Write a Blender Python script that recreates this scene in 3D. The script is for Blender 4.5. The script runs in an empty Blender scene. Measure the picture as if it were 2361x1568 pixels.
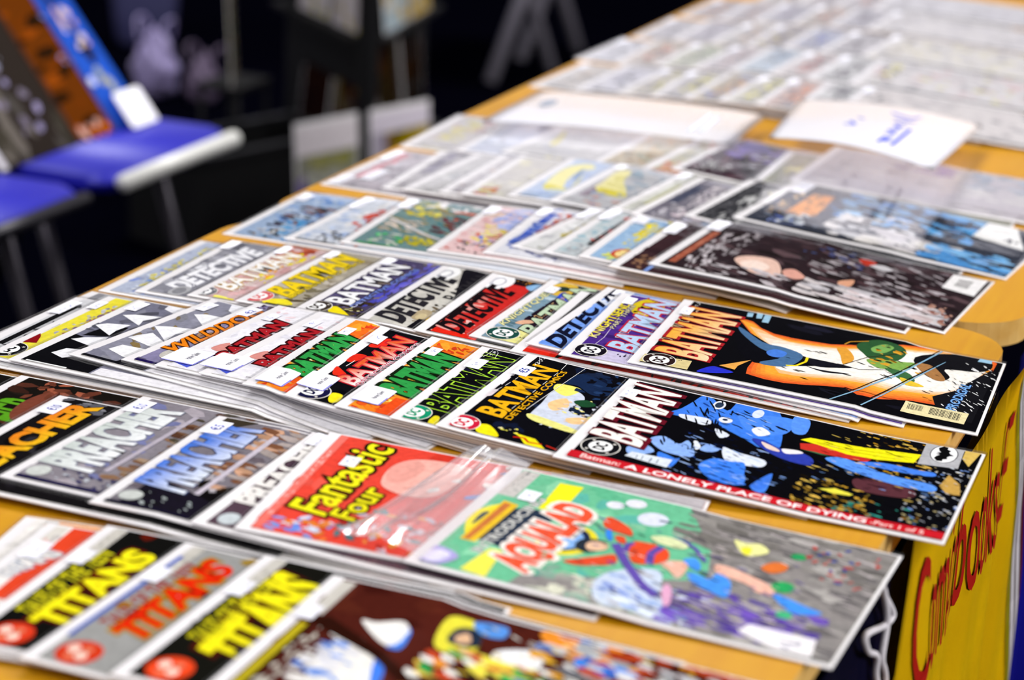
import bpy, bmesh, math, random
from mathutils import Vector, Matrix
S = bpy.context.scene
COL = S.collection
ZT = 0.74            # table top height, metres
TH = 0.0024          # thickness of one bagged and boarded comic
CH, CW = 0.267, 0.174  # backing board

# ------------------------------------------------------------------ camera, light, exposure
cam_d = bpy.data.cameras.new('camera')
cam = bpy.data.objects.new('camera', cam_d); COL.objects.link(cam)
FW = Vector((-0.346544, 0.88244165, -0.31812576)); RT = Vector((0.92440909, 0.37886359, 0.04393418)); UP = Vector((-0.15929561, 0.27885322, 0.94702998))
cam.matrix_world = Matrix(((RT.x, UP.x, -FW.x, 0), (RT.y, UP.y, -FW.y, 0), (RT.z, UP.z, -FW.z, ZT + 0.561), (0, 0, 0, 1)))
cam_d.sensor_width = 23.6; cam_d.sensor_fit = 'HORIZONTAL'
cam_d.lens = 23.6 * 5060 / 2361
cam_d.clip_start = 0.05; cam_d.clip_end = 200
cam_d.dof.use_dof = True; cam_d.dof.focus_distance = 1.66; cam_d.dof.aperture_fstop = 2.8
S.camera = cam
S.view_settings.view_transform = 'Standard'; S.view_settings.look = 'None'
S.view_settings.gamma = 1.0; S.view_settings.use_curve_mapping = False
S.view_settings.exposure = 0.12
w = bpy.data.worlds.new('hall'); S.world = w; w.use_nodes = True
w.node_tree.nodes['Background'].inputs[0].default_value = (0.93, 0.90, 1.0, 1)
w.node_tree.nodes['Background'].inputs[1].default_value = 0.5
def area(name, loc, target, sx, sy, power, color):
    d = bpy.data.lights.new(name, 'AREA'); d.shape = 'RECTANGLE'; d.size = sx; d.size_y = sy; d.energy = power; d.color = color
    o = bpy.data.objects.new(name, d); COL.objects.link(o); o.location = loc
    o.rotation_euler = (Vector(target) - Vector(loc)).to_track_quat('-Z', 'Y').to_euler()
area('hall_or_fill_lamp', (-2.6, 6.3, 5.9), (-0.6, 1.8, ZT), 2.4, 1.2, 370, (1.0, 0.985, 0.98))
area('hall_or_fill_lamp', (2.6, 6.8, 5.9), (-0.6, 1.8, ZT), 2.4, 1.2, 330, (1.0, 0.985, 0.98))
area('hall_or_fill_lamp', (3.4, -2.2, 3.9), (-0.3, 1.6, ZT), 2.4, 1.2, 95, (1.0, 0.975, 0.96))  # added camera-side fill that brightens the near board edges
area('hall_or_fill_lamp', (4.8, 1.6, 2.5), (-0.24, 1.5, 0.55), 1.6, 0.8, 200, (1.0, 0.975, 0.96))  # added low fill lamp, aimed to brighten the banner
area('hall_or_fill_lamp', (-2.6, 0.2, 5.6), (-2.1, 4.3, 0.4), 2.4, 1.2, 175, (1.0, 0.985, 0.99))  # added fill lamp that brightens the comics on the display screen

# ------------------------------------------------------------------ materials
def lin(h, a=1.0):
    r = []
    for i in (0, 2, 4):
        c = int(h[i:i+2], 16) / 255
        r.append(c / 12.92 if c <= 0.04045 else ((c + 0.055) / 1.055) ** 2.4)
    return (r[0], r[1], r[2], a)
def mat(name, hexc, rough=0.5, spec=0.4, metal=0.0, noise=0.0, nscale=20, bump=0.0, stretch=None, hex2=None):
    m = bpy.data.materials.new(name); m.use_nodes = True
    nt = m.node_tree; b = nt.nodes['Principled BSDF']
    b.inputs['Base Color'].default_value = lin(hexc); b.inputs['Roughness'].default_value = rough
    b.inputs['Metallic'].default_value = metal; b.inputs['Specular IOR Level'].default_value = spec
    if noise or bump or hex2:
        tc = nt.nodes.new('ShaderNodeTexCoord'); mp = nt.nodes.new('ShaderNodeMapping'); nz = nt.nodes.new('ShaderNodeTexNoise')
        nz.inputs['Scale'].default_value = nscale; nz.inputs['Detail'].default_value = 5
        if stretch: mp.inputs['Scale'].default_value = stretch
        nt.links.new(tc.outputs['Object'], mp.inputs[0]); nt.links.new(mp.outputs[0], nz.inputs['Vector'])
        if noise or hex2:
            mx = nt.nodes.new('ShaderNodeMix'); mx.data_type = 'RGBA'
            c = lin(hexc); d = lin(hex2) if hex2 else tuple(x * (1 - noise) for x in c[:3]) + (1,)
            mx.inputs[6].default_value = c; mx.inputs[7].default_value = d
            nt.links.new(nz.outputs[0], mx.inputs[0]); nt.links.new(mx.outputs[2], b.inputs['Base Color'])
        if bump:
            bp = nt.nodes.new('ShaderNodeBump'); bp.inputs['Strength'].default_value = bump; bp.inputs['Distance'].default_value = 0.002
            nt.links.new(nz.outputs[0], bp.inputs['Height']); nt.links.new(bp.outputs[0], b.inputs['Normal'])
    return m
def print_mat():
    m = bpy.data.materials.new('printed_paper'); m.use_nodes = True
    nt = m.node_tree; b = nt.nodes['Principled BSDF']
    at = nt.nodes.new('ShaderNodeAttribute'); at.attribute_name = 'Col'
    tc = nt.nodes.new('ShaderNodeTexCoord'); nz = nt.nodes.new('ShaderNodeTexNoise'); nz.inputs['Scale'].default_value = 260; nz.inputs['Detail'].default_value = 3
    mr = nt.nodes.new('ShaderNodeMapRange'); mr.inputs[1].default_value = 0.3; mr.inputs[2].default_value = 0.7; mr.inputs[3].default_value = 0.86; mr.inputs[4].default_value = 1.08
    mx = nt.nodes.new('ShaderNodeVectorMath'); mx.operation = 'SCALE'
    nt.links.new(tc.outputs['Object'], nz.inputs['Vector']); nt.links.new(nz.outputs[0], mr.inputs[0])
    nt.links.new(at.outputs['Color'], mx.inputs[0]); nt.links.new(mr.outputs[0], mx.inputs['Scale'])
    nt.links.new(mx.outputs[0], b.inputs['Base Color'])
    b.inputs['Roughness'].default_value = 0.5; b.inputs['Specular IOR Level'].default_value = 0.0
    return m
def film_mat(name, k, rough, bump, haze, scale=22):
    m = bpy.data.materials.new(name); m.use_nodes = True
    nt = m.node_tree; nt.nodes.clear()
    out = nt.nodes.new('ShaderNodeOutputMaterial'); tr = nt.nodes.new('ShaderNodeBsdfTransparent'); gl = nt.nodes.new('ShaderNodeBsdfGlossy'); df = nt.nodes.new('ShaderNodeBsdfDiffuse')
    gl.inputs['Roughness'].default_value = rough; gl.inputs['Color'].default_value = (1, 1, 1, 1); df.inputs['Color'].default_value = (0.85, 0.84, 0.9, 1)
    # two-sided Schlick reflectance of a thin film (the same for light crossing it from below)
    ge = nt.nodes.new('ShaderNodeNewGeometry'); dt = nt.nodes.new('ShaderNodeVectorMath'); dt.operation = 'DOT_PRODUCT'
    nt.links.new(ge.outputs['Normal'], dt.inputs[0]); nt.links.new(ge.outputs['Incoming'], dt.inputs[1])
    def mth(op, a, b):
        n = nt.nodes.new('ShaderNodeMath'); n.operation = op
        for i, q in enumerate((a, b)):
            if q is None: continue
            if isinstance(q, (int, float)): n.inputs[i].default_value = q
            else: nt.links.new(q, n.inputs[i])
        return n.outputs[0]
    fres = mth('ADD', mth('MULTIPLY', mth('POWER', mth('SUBTRACT', 1.0, mth('ABSOLUTE', dt.outputs['Value'], None)), 4.2), 0.95), 0.035)
    tc = nt.nodes.new('ShaderNodeTexCoord'); nz = nt.nodes.new('ShaderNodeTexNoise'); nz.inputs['Scale'].default_value = scale; nz.inputs['Detail'].default_value = 2.5
    bp = nt.nodes.new('ShaderNodeBump'); bp.inputs['Strength'].default_value = bump; bp.inputs['Distance'].default_value = 0.004
    nt.links.new(tc.outputs['Object'], nz.inputs['Vector']); nt.links.new(nz.outputs[0], bp.inputs['Height'])
    nt.links.new(bp.outputs[0], gl.inputs['Normal'])
    mu = nt.nodes.new('ShaderNodeMath'); mu.operation = 'MULTIPLY'; mu.use_clamp = True; mu.inputs[1].default_value = k
    nt.links.new(fres, mu.inputs[0])
    m1 = nt.nodes.new('ShaderNodeMixShader'); m1.inputs[0].default_value = haze
    nt.links.new(tr.outputs[0], m1.inputs[1]); nt.links.new(df.outputs[0], m1.inputs[2])
    m2 = nt.nodes.new('ShaderNodeMixShader')
    nt.links.new(mu.outputs[0], m2.inputs[0]); nt.links.new(m1.outputs[0], m2.inputs[1]); nt.links.new(gl.outputs[0], m2.inputs[2])
    nt.links.new(m2.outputs[0], out.inputs[0])
    return m
M_PRINT = print_mat()
M_FILM = film_mat('clear_bag_film', 1.15, 0.05, 0.10, 0.0)
M_FLAP = film_mat('crumpled_bag_film', 2.0, 0.16, 0.25, 0.22, 9)
M_BOARD = mat('white_backing_board', 'efecee', 0.6, 0.0, noise=0.06, nscale=40)
M_WOOD = mat('honey_wood_veneer', 'c8930e', 0.28, 0.15, nscale=9, stretch=(14, 1.2, 1), hex2='b87c08', bump=0.05)
M_WOODEDGE = mat('worn_wood_edge', 'd8b878', 0.6, 0.05, nscale=50, hex2='b88838')
M_NAVY = mat('navy_cloth', '08083a', 0.85, 0.1, noise=0.3, nscale=60)
M_BLUECLOTH = mat('royal_blue_cloth', '1010a8', 0.8, 0.1, noise=0.2, nscale=60)
M_BANNER = mat('yellow_vinyl', 'f4cc08', 0.5, 0.08, nscale=9, hex2='d8ac08', bump=0.15)
M_OLIVE = mat('olive_print', 'b8ac10', 0.4, 0.3); M_WHITEPRINT = mat('white_print', 'f4f0f4', 0.4, 0.3); M_MAROON = mat('maroon_print', '74243c', 0.4, 0.3); M_BROWNLINE = mat('brown_print_line', '6c4c48', 0.4, 0.3)
M_RED = mat('dark_red_print', '9c1408', 0.4, 0.3, noise=0.15, nscale=200)
M_PAPER = mat('white_paper', 'fbfaff', 0.6, 0.2, noise=0.02, nscale=30)
M_INK = mat('blue_ink', '4458d8', 0.6, 0.1); M_GREYINK = mat('grey_ink', '9098a8', 0.6, 0.1)
M_CORD = mat('white_cord', 'd8d4da', 0.7, 0.2, noise=0.2, nscale=300)
M_SEAT = mat('blue_seat_pad', '2020b4', 0.45, 0.4, noise=0.1, nscale=120)
M_GREYSEAT = mat('slate_seat_pad', '34345c', 0.6, 0.3, noise=0.15, nscale=80)
M_TUBE = mat('grey_steel_tube', '38343c', 0.4, 0.4, metal=0.5)
M_PALETUBE = mat('pale_steel_tube', '8c8894', 0.4, 0.4, metal=0.2)
M_SHADEDTRIM = mat('shaded_seat_trim', '2c2a30', 0.4, 0.5, metal=0.5)  # nearest chair's seat trim, its shade put into a darker colour
M_TRIM = mat('white_plastic_trim', 'f0f0ea', 0.35, 0.5)
M_BLACK = mat('black_painted_board', '0a0a0c', 0.6, 0.2)
M_CARPET = mat('dark_navy_carpet', '020204', 0.95, 0.0, nscale=40, hex2='03030c')
M_CEIL = mat('dark_hall_ceiling', '202024', 0.9, 0.1)
M_LEG = mat('black_steel', '101014', 0.4, 0.4, metal=0.4)

# ------------------------------------------------------------------ mesh helpers
def tag(o, label=None, cat=None, group=None, kind=None):
    for k, v in (('label', label), ('category', cat), ('group', group), ('kind', kind)):
        if v: o[k] = v
    return o
def empty(name, loc, rz=0.0, M=None):
    o = bpy.data.objects.new(name, None); COL.objects.link(o); o.empty_display_size = 0.05
    if M is not None: o.matrix_world = M
    else: o.location = loc; o.rotation_euler = (0, 0, rz)
    return o
def link(name, bm, m, parent=None, smooth=False):
    me = bpy.data.meshes.new(name); bm.normal_update(); bm.to_mesh(me); bm.free()
    if smooth:
        for p in me.polygons: p.use_smooth = True
    for x in (m if isinstance(m, (list, tuple)) else [m]): me.materials.append(x)
    o = bpy.data.objects.new(name, me); COL.objects.link(o)
    if parent: o.parent = parent
    return o
def box(bm, x0, y0, z0, x1, y1, z1, mi=0, M=None):
    v = [bm.verts.new((x, y, z)) for z in (z0, z1) for x, y in ((x0, y0), (x1, y0), (x1, y1), (x0, y1))]
    if M: 
        for q in v: q.co = M @ q.co
    fs = []
    for q in ((3, 2, 1, 0), (4, 5, 6, 7), (0, 1, 5, 4), (1, 2, 6, 5), (2, 3, 7, 6), (3, 0, 4, 7)):
        f = bm.faces.new([v[i] for i in q]); f.material_index = mi; fs.append(f)
    return fs
def prism(bm, pts, z0, z1, mi_top=0, mi_side=0):
    a = [bm.verts.new((x, y, z0)) for x, y in pts]; b = [bm.verts.new((x, y, z1)) for x, y in pts]
    bm.faces.new(a[::-1]).material_index = mi_top; bm.faces.new(b).material_index = mi_top
    n = len(pts)
    for i in range(n):
        bm.faces.new((a[i], a[(i+1) % n], b[(i+1) % n], b[i])).material_index = mi_side
def rrect(x0, y0, x1, y1, r, n=8):
    out = []
    for cx, cy, a0 in ((x1-r, y0+r, -90), (x1-r, y1-r, 0), (x0+r, y1-r, 90), (x0+r, y0+r, 180)):
        for i in range(n+1):
            a = math.radians(a0 + 90*i/n); out.append((cx + r*math.cos(a), cy + r*math.sin(a)))
    return out
def tube(bm, pts, r, n=10):
    pts = [Vector(p) for p in pts]; rings = []
    for i, p in enumerate(pts):
        d = (pts[min(i+1, len(pts)-1)] - pts[max(i-1, 0)]).normalized()
        a = d.orthogonal().normalized() if i == 0 else (a - d*a.dot(d)).normalized()
        b = d.cross(a)
        rings.append([bm.verts.new(p + r*(math.cos(2*math.pi*k/n)*a + math.sin(2*math.pi*k/n)*b)) for k in range(n)])
    for i in range(len(rings)-1):
        for k in range(n): bm.faces.new((rings[i][k], rings[i][(k+1) % n], rings[i+1][(k+1) % n], rings[i+1][k]))
    bm.faces.new(rings[0][::-1]); bm.faces.new(rings[-1])
def curve_pts(P, n=6):
    P = [Vector(p) for p in P]; out = []
    for i in range(len(P)-1):
        p0, p1, p2, p3 = P[max(i-1, 0)], P[i], P[i+1], P[min(i+2, len(P)-1)]
        for k in range(n):
            t = k/n
            out.append(0.5*((2*p1) + (p2-p0)*t + (2*p0-5*p1+4*p2-p3)*t*t + (3*p1-p0-3*p2+p3)*t**3))
    return out + [P[-1]]
_tx = {}
def text_tris(t, off):
    """triangles of a word in the built-in font, scaled so the un-thickened word fills the unit square"""
    key = (t, round(off, 3))
    if key in _tx: return _tx[key]
    def get(o):
        cu = bpy.data.curves.new('lettering', 'FONT'); cu.body = t; cu.offset = o; cu.resolution_u = 3; cu.fill_mode = 'FRONT'
        ob = bpy.data.objects.new('lettering', cu); COL.objects.link(ob)
        bpy.context.view_layer.update()
        me = ob.evaluated_get(bpy.context.evaluated_depsgraph_get()).to_mesh()
        vs = [(v.co.x, v.co.y) for v in me.vertices]; fs = [tuple(p.vertices) for p in me.polygons]
        ob.evaluated_get(bpy.context.evaluated_depsgraph_get()).to_mesh_clear()
        bpy.data.objects.remove(ob); bpy.data.curves.remove(cu)
        return vs, fs
    v0, f0 = get(0.0)
    x0 = min(v[0] for v in v0); x1 = max(v[0] for v in v0); y0 = min(v[1] for v in v0); y1 = max(v[1] for v in v0)
    vs, fs = (v0, f0) if abs(off) < 1e-4 else get(off)
    r = ([((x-x0)/(x1-x0), (y-y0)/(y1-y0)) for x, y in vs], fs)
    _tx[key] = r
    return r

# ------------------------------------------------------------------ flat print, in cover millimetres: u across the cover, v down from its top edge
class Print:
    """Collects coloured flat shapes; each shape lies a hair above the one before."""
    def __init__(s, bm, z0, dz=0.000012, clip=(0, 167, -1, 256), du=4.0, dv=9.0):
        s.bm = bm; s.z = z0; s.dz = dz; s.clip = clip; s.du = du; s.dv = dv
        s.cl = bm.loops.layers.float_color.get('Col') or bm.loops.layers.float_color.new('Col')
    def up(s): s.z += s.dz
    def face(s, pts, col):
        a, b, c, d = s.clip
        q = []
        for u, v in pts:
            u = min(max(u, a), b); v = min(max(v, c), d)
            if not q or abs(u-q[-1][0]) + abs(v-q[-1][1]) > 0.02: q.append((u, v))
        if len(q) > 1 and abs(q[0][0]-q[-1][0]) + abs(q[0][1]-q[-1][1]) < 0.02: q.pop()
        if len(q) < 3: return
        ar = sum(q[i][0]*q[(i+1) % len(q)][1] - q[(i+1) % len(q)][0]*q[i][1] for i in range(len(q)))
        if abs(ar) < 0.02: return
        if ar > 0: q = q[::-1]
        f = s.bm.faces.new([s.bm.verts.new(((v+s.dv)/1000, (u+s.du)/1000, s.z)) for u, v in q])
        cols = col if callable(col) else None
        for lp in f.loops: lp[s.cl] = cols(lp.vert.co.y*1000-s.du, lp.vert.co.x*1000-s.dv) if cols else col
    def poly(s, pts, hexc, smooth=False):
        P = [(pts[i], pts[i+1]) for i in range(0, len(pts), 2)]
        if smooth:
            n = len(P); out = []
            for i in range(n):
                p0, p1, p2, p3 = P[i-1], P[i], P[(i+1) % n], P[(i+2) % n]
                for t in (0, .25, .5, .75):
                    out.append(tuple(0.5*(2*p1[k] + (p2[k]-p0[k])*t + (2*p0[k]-5*p1[k]+4*p2[k]-p3[k])*t*t + (3*p1[k]-p0[k]-3*p2[k]+p3[k])*t**3) for k in (0, 1)))
            P = out
        s.face(P, lin(hexc)); s.up()
    def ell(s, u, v, ru, rv, hexc, n=28):
        s.face([(u + ru*math.cos(2*math.pi*k/n), v + rv*math.sin(2*math.pi*k/n)) for k in range(n)], lin(hexc)); s.up()
    def text(s, t, fr, hexc, out=None, ow=0.05, b=0.02, hex2=None):
        ou, ov, xu, xv, yu, yv = fr
        def put(off, col):
            vs, fs = text_tris(t, off)
            for f in fs: s.face([(ou + vs[i][0]*xu + vs[i][1]*yu, ov + vs[i][0]*xv + vs[i][1]*yv) for i in f], col)
            s.up()
        if out: put(b+ow, lin(out))
        c1 = lin(hexc)
        if hex2:
            c2 = lin(hex2); yy = yu*yu + yv*yv
            def grad(u, v):
                t_ = min(max(((u-ou)*yu + (v-ov)*yv)/yy, 0), 1)
                if abs(xv) + abs(yu) > 0: t_ = min(max(t_, 0), 1)
                return tuple(c1[i]*(1-t_) + c2[i]*t_ for i in range(4))
            put(b, grad)
        else: put(b, c1)
    def line(s, hexc, wd, pts):
        P = [Vector((pts[i], pts[i+1])) for i in range(0, len(pts), 2)]
        for a, b in zip(P[:-1], P[1:]):
            d = b-a
            if d.length < 1e-3: continue
            n = Vector((-d.y, d.x)).normalized()*wd/2
            s.face([tuple(a+n), tuple(b+n), tuple(b-n), tuple(a-n)], lin(hexc))
        s.up()
    def scatter(s, rng, cols, u0, v0, u1, v1, n, size, asp=2., rot=None):
        per = [[] for _ in cols]
        for i in range(n): per[i % len(cols)].append(1)
        for c, L in zip(cols, per):
            base = lin(c)
            for _ in L:
                cu = rng.uniform(u0, u1); cv = rng.uniform(v0, v1); r = size*rng.uniform(.35, 1)*.6
                a = rng.uniform(0, math.pi) if rot is None else rot + math.pi/2 + rng.uniform(-.25, .25)
                if rot == .0: a = rng.uniform(-.15, .15)
                ca, sa = math.cos(a), math.sin(a); m = rng.randint(5, 8); k = rng.uniform(.85, 1.12)
                P = []
                for j in range(m):
                    t = 2*math.pi*j/m + rng.uniform(-.3, .3); q = r*rng.uniform(.65, 1.1)
                    x = q*math.cos(t)*asp**.5; y = q*math.sin(t)/asp**.5
                    P.append((cu + x*ca - y*sa, cv + x*sa + y*ca))
                # keep blobs inside their area
                P = [(min(max(x, u0-2), u1+2), min(max(y, v0-2), v1+2)) for x, y in P]
                s.face(P, tuple(min(1, x*k) for x in base[:3]) + (1,))
                s.z += s.dz*0.15
            s.up()
    def badge(s, u, v, r, hexc, inner='ffffff'):
        s.ell(u, v, r, r*.86, 'f0ece4'); s.ell(u, v, r*.95, r*.81, hexc); s.ell(u, v, r*.6, r*.52, inner)
        s.text('DC', (u-r*.36, v+r*.24, r*.72, 0, 0, -r*.5), hexc, None, 0, .05)
        for k in range(4):
            a = math.pi/4 + k*math.pi/2; x = u + r*.77*math.cos(a); y = v + r*.66*math.sin(a); P = []
            for j in range(10):
                q = r*(.11 if j % 2 else .045); P.append((x + q*math.cos(j*math.pi/5), y + q*math.sin(j*math.pi/5)))
            s.face(P, lin('f4f0e8'))
        s.up()
    def wing_emblem(s, u, v, ru, rv):
        s.ell(u, v, ru*1.05, rv*1.08, '505054'); s.ell(u, v, ru, rv, 'f6f6f8')
        half = [(0, -.35), (.1, -.62), (.16, -.3), (.34, -.5), (.62, -.62), (.9, -.3), (.84, .1), (.62, .08), (.5, .42), (.3, .3), (.12, .46), (0, .8)]
        P = half + [(-a, b) for a, b in half[::-1][1:-1]]
        s.face([(u + a*ru, v + b*rv) for a, b in P], lin('0a0a0c')); s.up()
    def blend(s, stops, n=44, m=4):
        """printed colour gradient between nested outlines"""
        def even(F):
            P = [(F[i], F[i+1]) for i in range(0, len(F), 2)]; P.append(P[0]); d = [0]
            for a, b in zip(P[:-1], P[1:]): d.append(d[-1] + math.dist(a, b))
            out = []; k = 0
            for i in range(n):
                t = d[-1]*i/n
                while d[k+1] < t: k += 1
                f = (t-d[k])/(d[k+1]-d[k]); out.append((P[k][0]*(1-f) + P[k+1][0]*f, P[k][1]*(1-f) + P[k+1][1]*f))
            return out
        for (c0, p0), (c1, p1) in zip(stops[:-1], stops[1:]):
            a, b = even(p0), even(p1); c0 = lin(c0); c1 = lin(c1)
            for k in range(m):
                f = k/m
                s.face([(q[0]*(1-f) + r[0]*f, q[1]*(1-f) + r[1]*f) for q, r in zip(a, b)], tuple(x*(1-f) + y*f for x, y in zip(c0, c1))); s.up()
        s.poly(stops[-1][1], stops[-1][0], True)
    def bars(s, q, n):
        P = [Vector((q[i], q[i+1])) for i in range(0, 8, 2)]; rng = random.Random(n)
        for k in range(n):
            a = (k + rng.uniform(0, .3))/n; b = a + rng.uniform(.25, .6)/n
            s.face([tuple(P[0].lerp(P[1], a)), tuple(P[0].lerp(P[1], b)), tuple(P[3].lerp(P[2], b)), tuple(P[3].lerp(P[2], a))], lin('282420'))
        s.up()
    def run(s, ops, rng):
        for o in ops:
            k = o[0]
            if k == 'p': s.poly(o[2], o[1])
            elif k == 's': s.poly(o[2], o[1], True)
            elif k == 'e': s.ell(o[2], o[3], o[4], o[5], o[1])
            elif k == 'n': s.scatter(rng, *o[1:])
            elif k == 't': s.text(*o[1:])
            elif k == 'l': s.line(o[1], o[2], o[3])
            elif k == 'b': s.badge(*o[1:])
            elif k == 'y': s.wing_emblem(*o[1:])
            elif k == 'x': s.bars(o[1], o[2])
            elif k == 'g': s.blend(o[1])

# ------------------------------------------------------------------ a bagged comic: backing_board, cover, bag, stickers under one Empty
def fan_z(x, ends, i):
    return TH*sum(min(max((ends[k+1]-x)/(ends[k+1]-ends[k]), 0), 1) for k in range(i))
def make_comic(label, group, x, y, rz, bg, ops, seed, ends=None, idx=0, M=None, ck=1.0, plain=False):
    rng = random.Random(seed)
    zb = fan_z(x, ends, idx) if ends else 0.0
    root = tag(empty('comic_book', (x, y, ZT + zb + 0.0001), rz, M), label, 'comic', group)
    if M is None: Mx = Matrix.Translation((x, y, 0)) @ Matrix.Rotation(rz, 4, 'Z')
    def fit(bm):
        if not ends or idx == 0: return
        for k in range(max(0, idx-9), idx+1):
            vx = ends[k] - x
            if 0.004 < vx < CH + 0.004:
                co = Vector((vx*math.cos(rz), -vx*math.sin(rz), 0)); no = Vector((math.cos(rz), -math.sin(rz), 0))
                bmesh.ops.bisect_plane(bm, geom=bm.verts[:] + bm.edges[:] + bm.faces[:], plane_co=co, plane_no=no, dist=1e-6)
        for v in bm.verts:
            v.co.z += fan_z((Mx @ v.co).x, ends, idx) - zb
    bm = bmesh.new(); box(bm, 0, 0, 0, CH, CW, .0008); fit(bm); link('backing_board', bm, M_BOARD, root)
    n_lay = sum(1 if o[0] != 'n' else len(o[1]) + o[6]*.15 for o in ops) + 20
    bm = bmesh.new(); P = Print(bm, .00142, min(.000011, .00066/n_lay)); page = lin('eceae4')
    fs = box(bm, .009, .004, .0008, .265, .171, .0014)
    for j, f in enumerate(fs):
        c = lin(bg) if j == 1 else page
        for lp in f.loops: lp[P.cl] = c
    P.run([o for o in ops if o[0] not in ('st', 'sq')], rng)
    fit(bm); link('cover', bm, M_PRINT, root)
    for o in ops:
        if o[0] == 'st':
            bm = bmesh.new(); q = Print(bm, .00220, clip=(-9, 175, -12, 260))
            u0, v0, du, dv = o[1:5]
            fs = box(bm, (v0+9)/1000, (u0+4)/1000, .00208, (v0+dv+9)/1000, (u0+du+4)/1000, .00219)
            for f in fs:
                for lp in f.loops: lp[q.cl] = lin('f6f6ff')
            ink = o[6]
            if o[5]: q.text(o[5], (u0+du*.28, v0+dv*.78, du*.44, 0, 0, -dv*.55), ink)
            elif o[5] is None:
                for _ in range(5): 
                    a = u0 + du*rng.uniform(.25, .7); b = v0 + dv*rng.uniform(.25, .75)
                    q.line('8890c8', .7, [a, b, a + rng.uniform(-2, 3), b + rng.uniform(-2, 2)])
            fit(bm); link('price_sticker', bm, M_PRINT, root)
        elif o[0] == 'sq':
            bm = bmesh.new(); q = Print(bm, .00224, clip=(-9, 175, -12, 260)); u0, v0, du, dv = o[1:5]
            a = bmesh.new(); prism(a, rrect((v0+9)/1000, (u0+4)/1000, (v0+dv+9)/1000, (u0+du+4)/1000, .002, 3), .00195, .00223)
            a.loops.layers.float_color.new('Col')
            tmp = bpy.data.meshes.new('t'); a.to_mesh(tmp); a.free(); bm.free(); bm = bmesh.new(); bm.from_mesh(tmp); bpy.data.meshes.remove(tmp)
            q = Print(bm, .00224, clip=(-9, 175, -12, 260))
            for f in bm.faces:
                side = abs(f.calc_center_median().z - .00209) < .00008
                for lp in f.loops: lp[q.cl] = lin('4848d0') if side else lin('fdfcff')
            q.line('4c4ce0', .7, [u0+.6, v0+1, u0+.6, v0+dv-1]); q.line('4c4ce0', .8, [u0+1, v0+dv-.6, u0+du*.5, v0+dv-.6])
            q.text(o[5], (u0+du*.30, v0+dv*.72, du*.5, 0, 0, -dv*.2), '30304c')
            fit(bm); link('name_sticker', bm, M_PRINT, root)
    if not plain:
        bm = bmesh.new(); g = .0012; x0, x1, y0, y1, zt = -g, CH+g, -g, CW+g, .00233
        nx, ny = 10, 7; G = []
        for i in range(nx+1):
            G.append([bm.verts.new((x0 + (x1-x0)*i/nx, y0 + (y1-y0)*j/ny, zt + (rng.uniform(-.00006, .00008) if 0 < i < nx and 0 < j < ny else -.0002))) for j in range(ny+1)])
        for i in range(nx):
            for j in range(ny): bm.faces.new((G[i][j], G[i+1][j], G[i+1][j+1], G[i][j+1]))
        rim = [G[i][0] for i in range(nx+1)] + [G[nx][j] for j in range(1, ny+1)] + [G[i][ny] for i in range(nx-1, -1, -1)] + [G[0][j] for j in range(ny-1, 0, -1)]
        low = [bm.verts.new((v.co.x, v.co.y, .0003)) for v in rim]
        for k in range(len(rim)):
            j = (k+1) % len(rim); bm.faces.new((rim[j], rim[k], low[k], low[j]))
        fit(bm); link('bag', bm, M_FILM, root)
    return root

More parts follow.
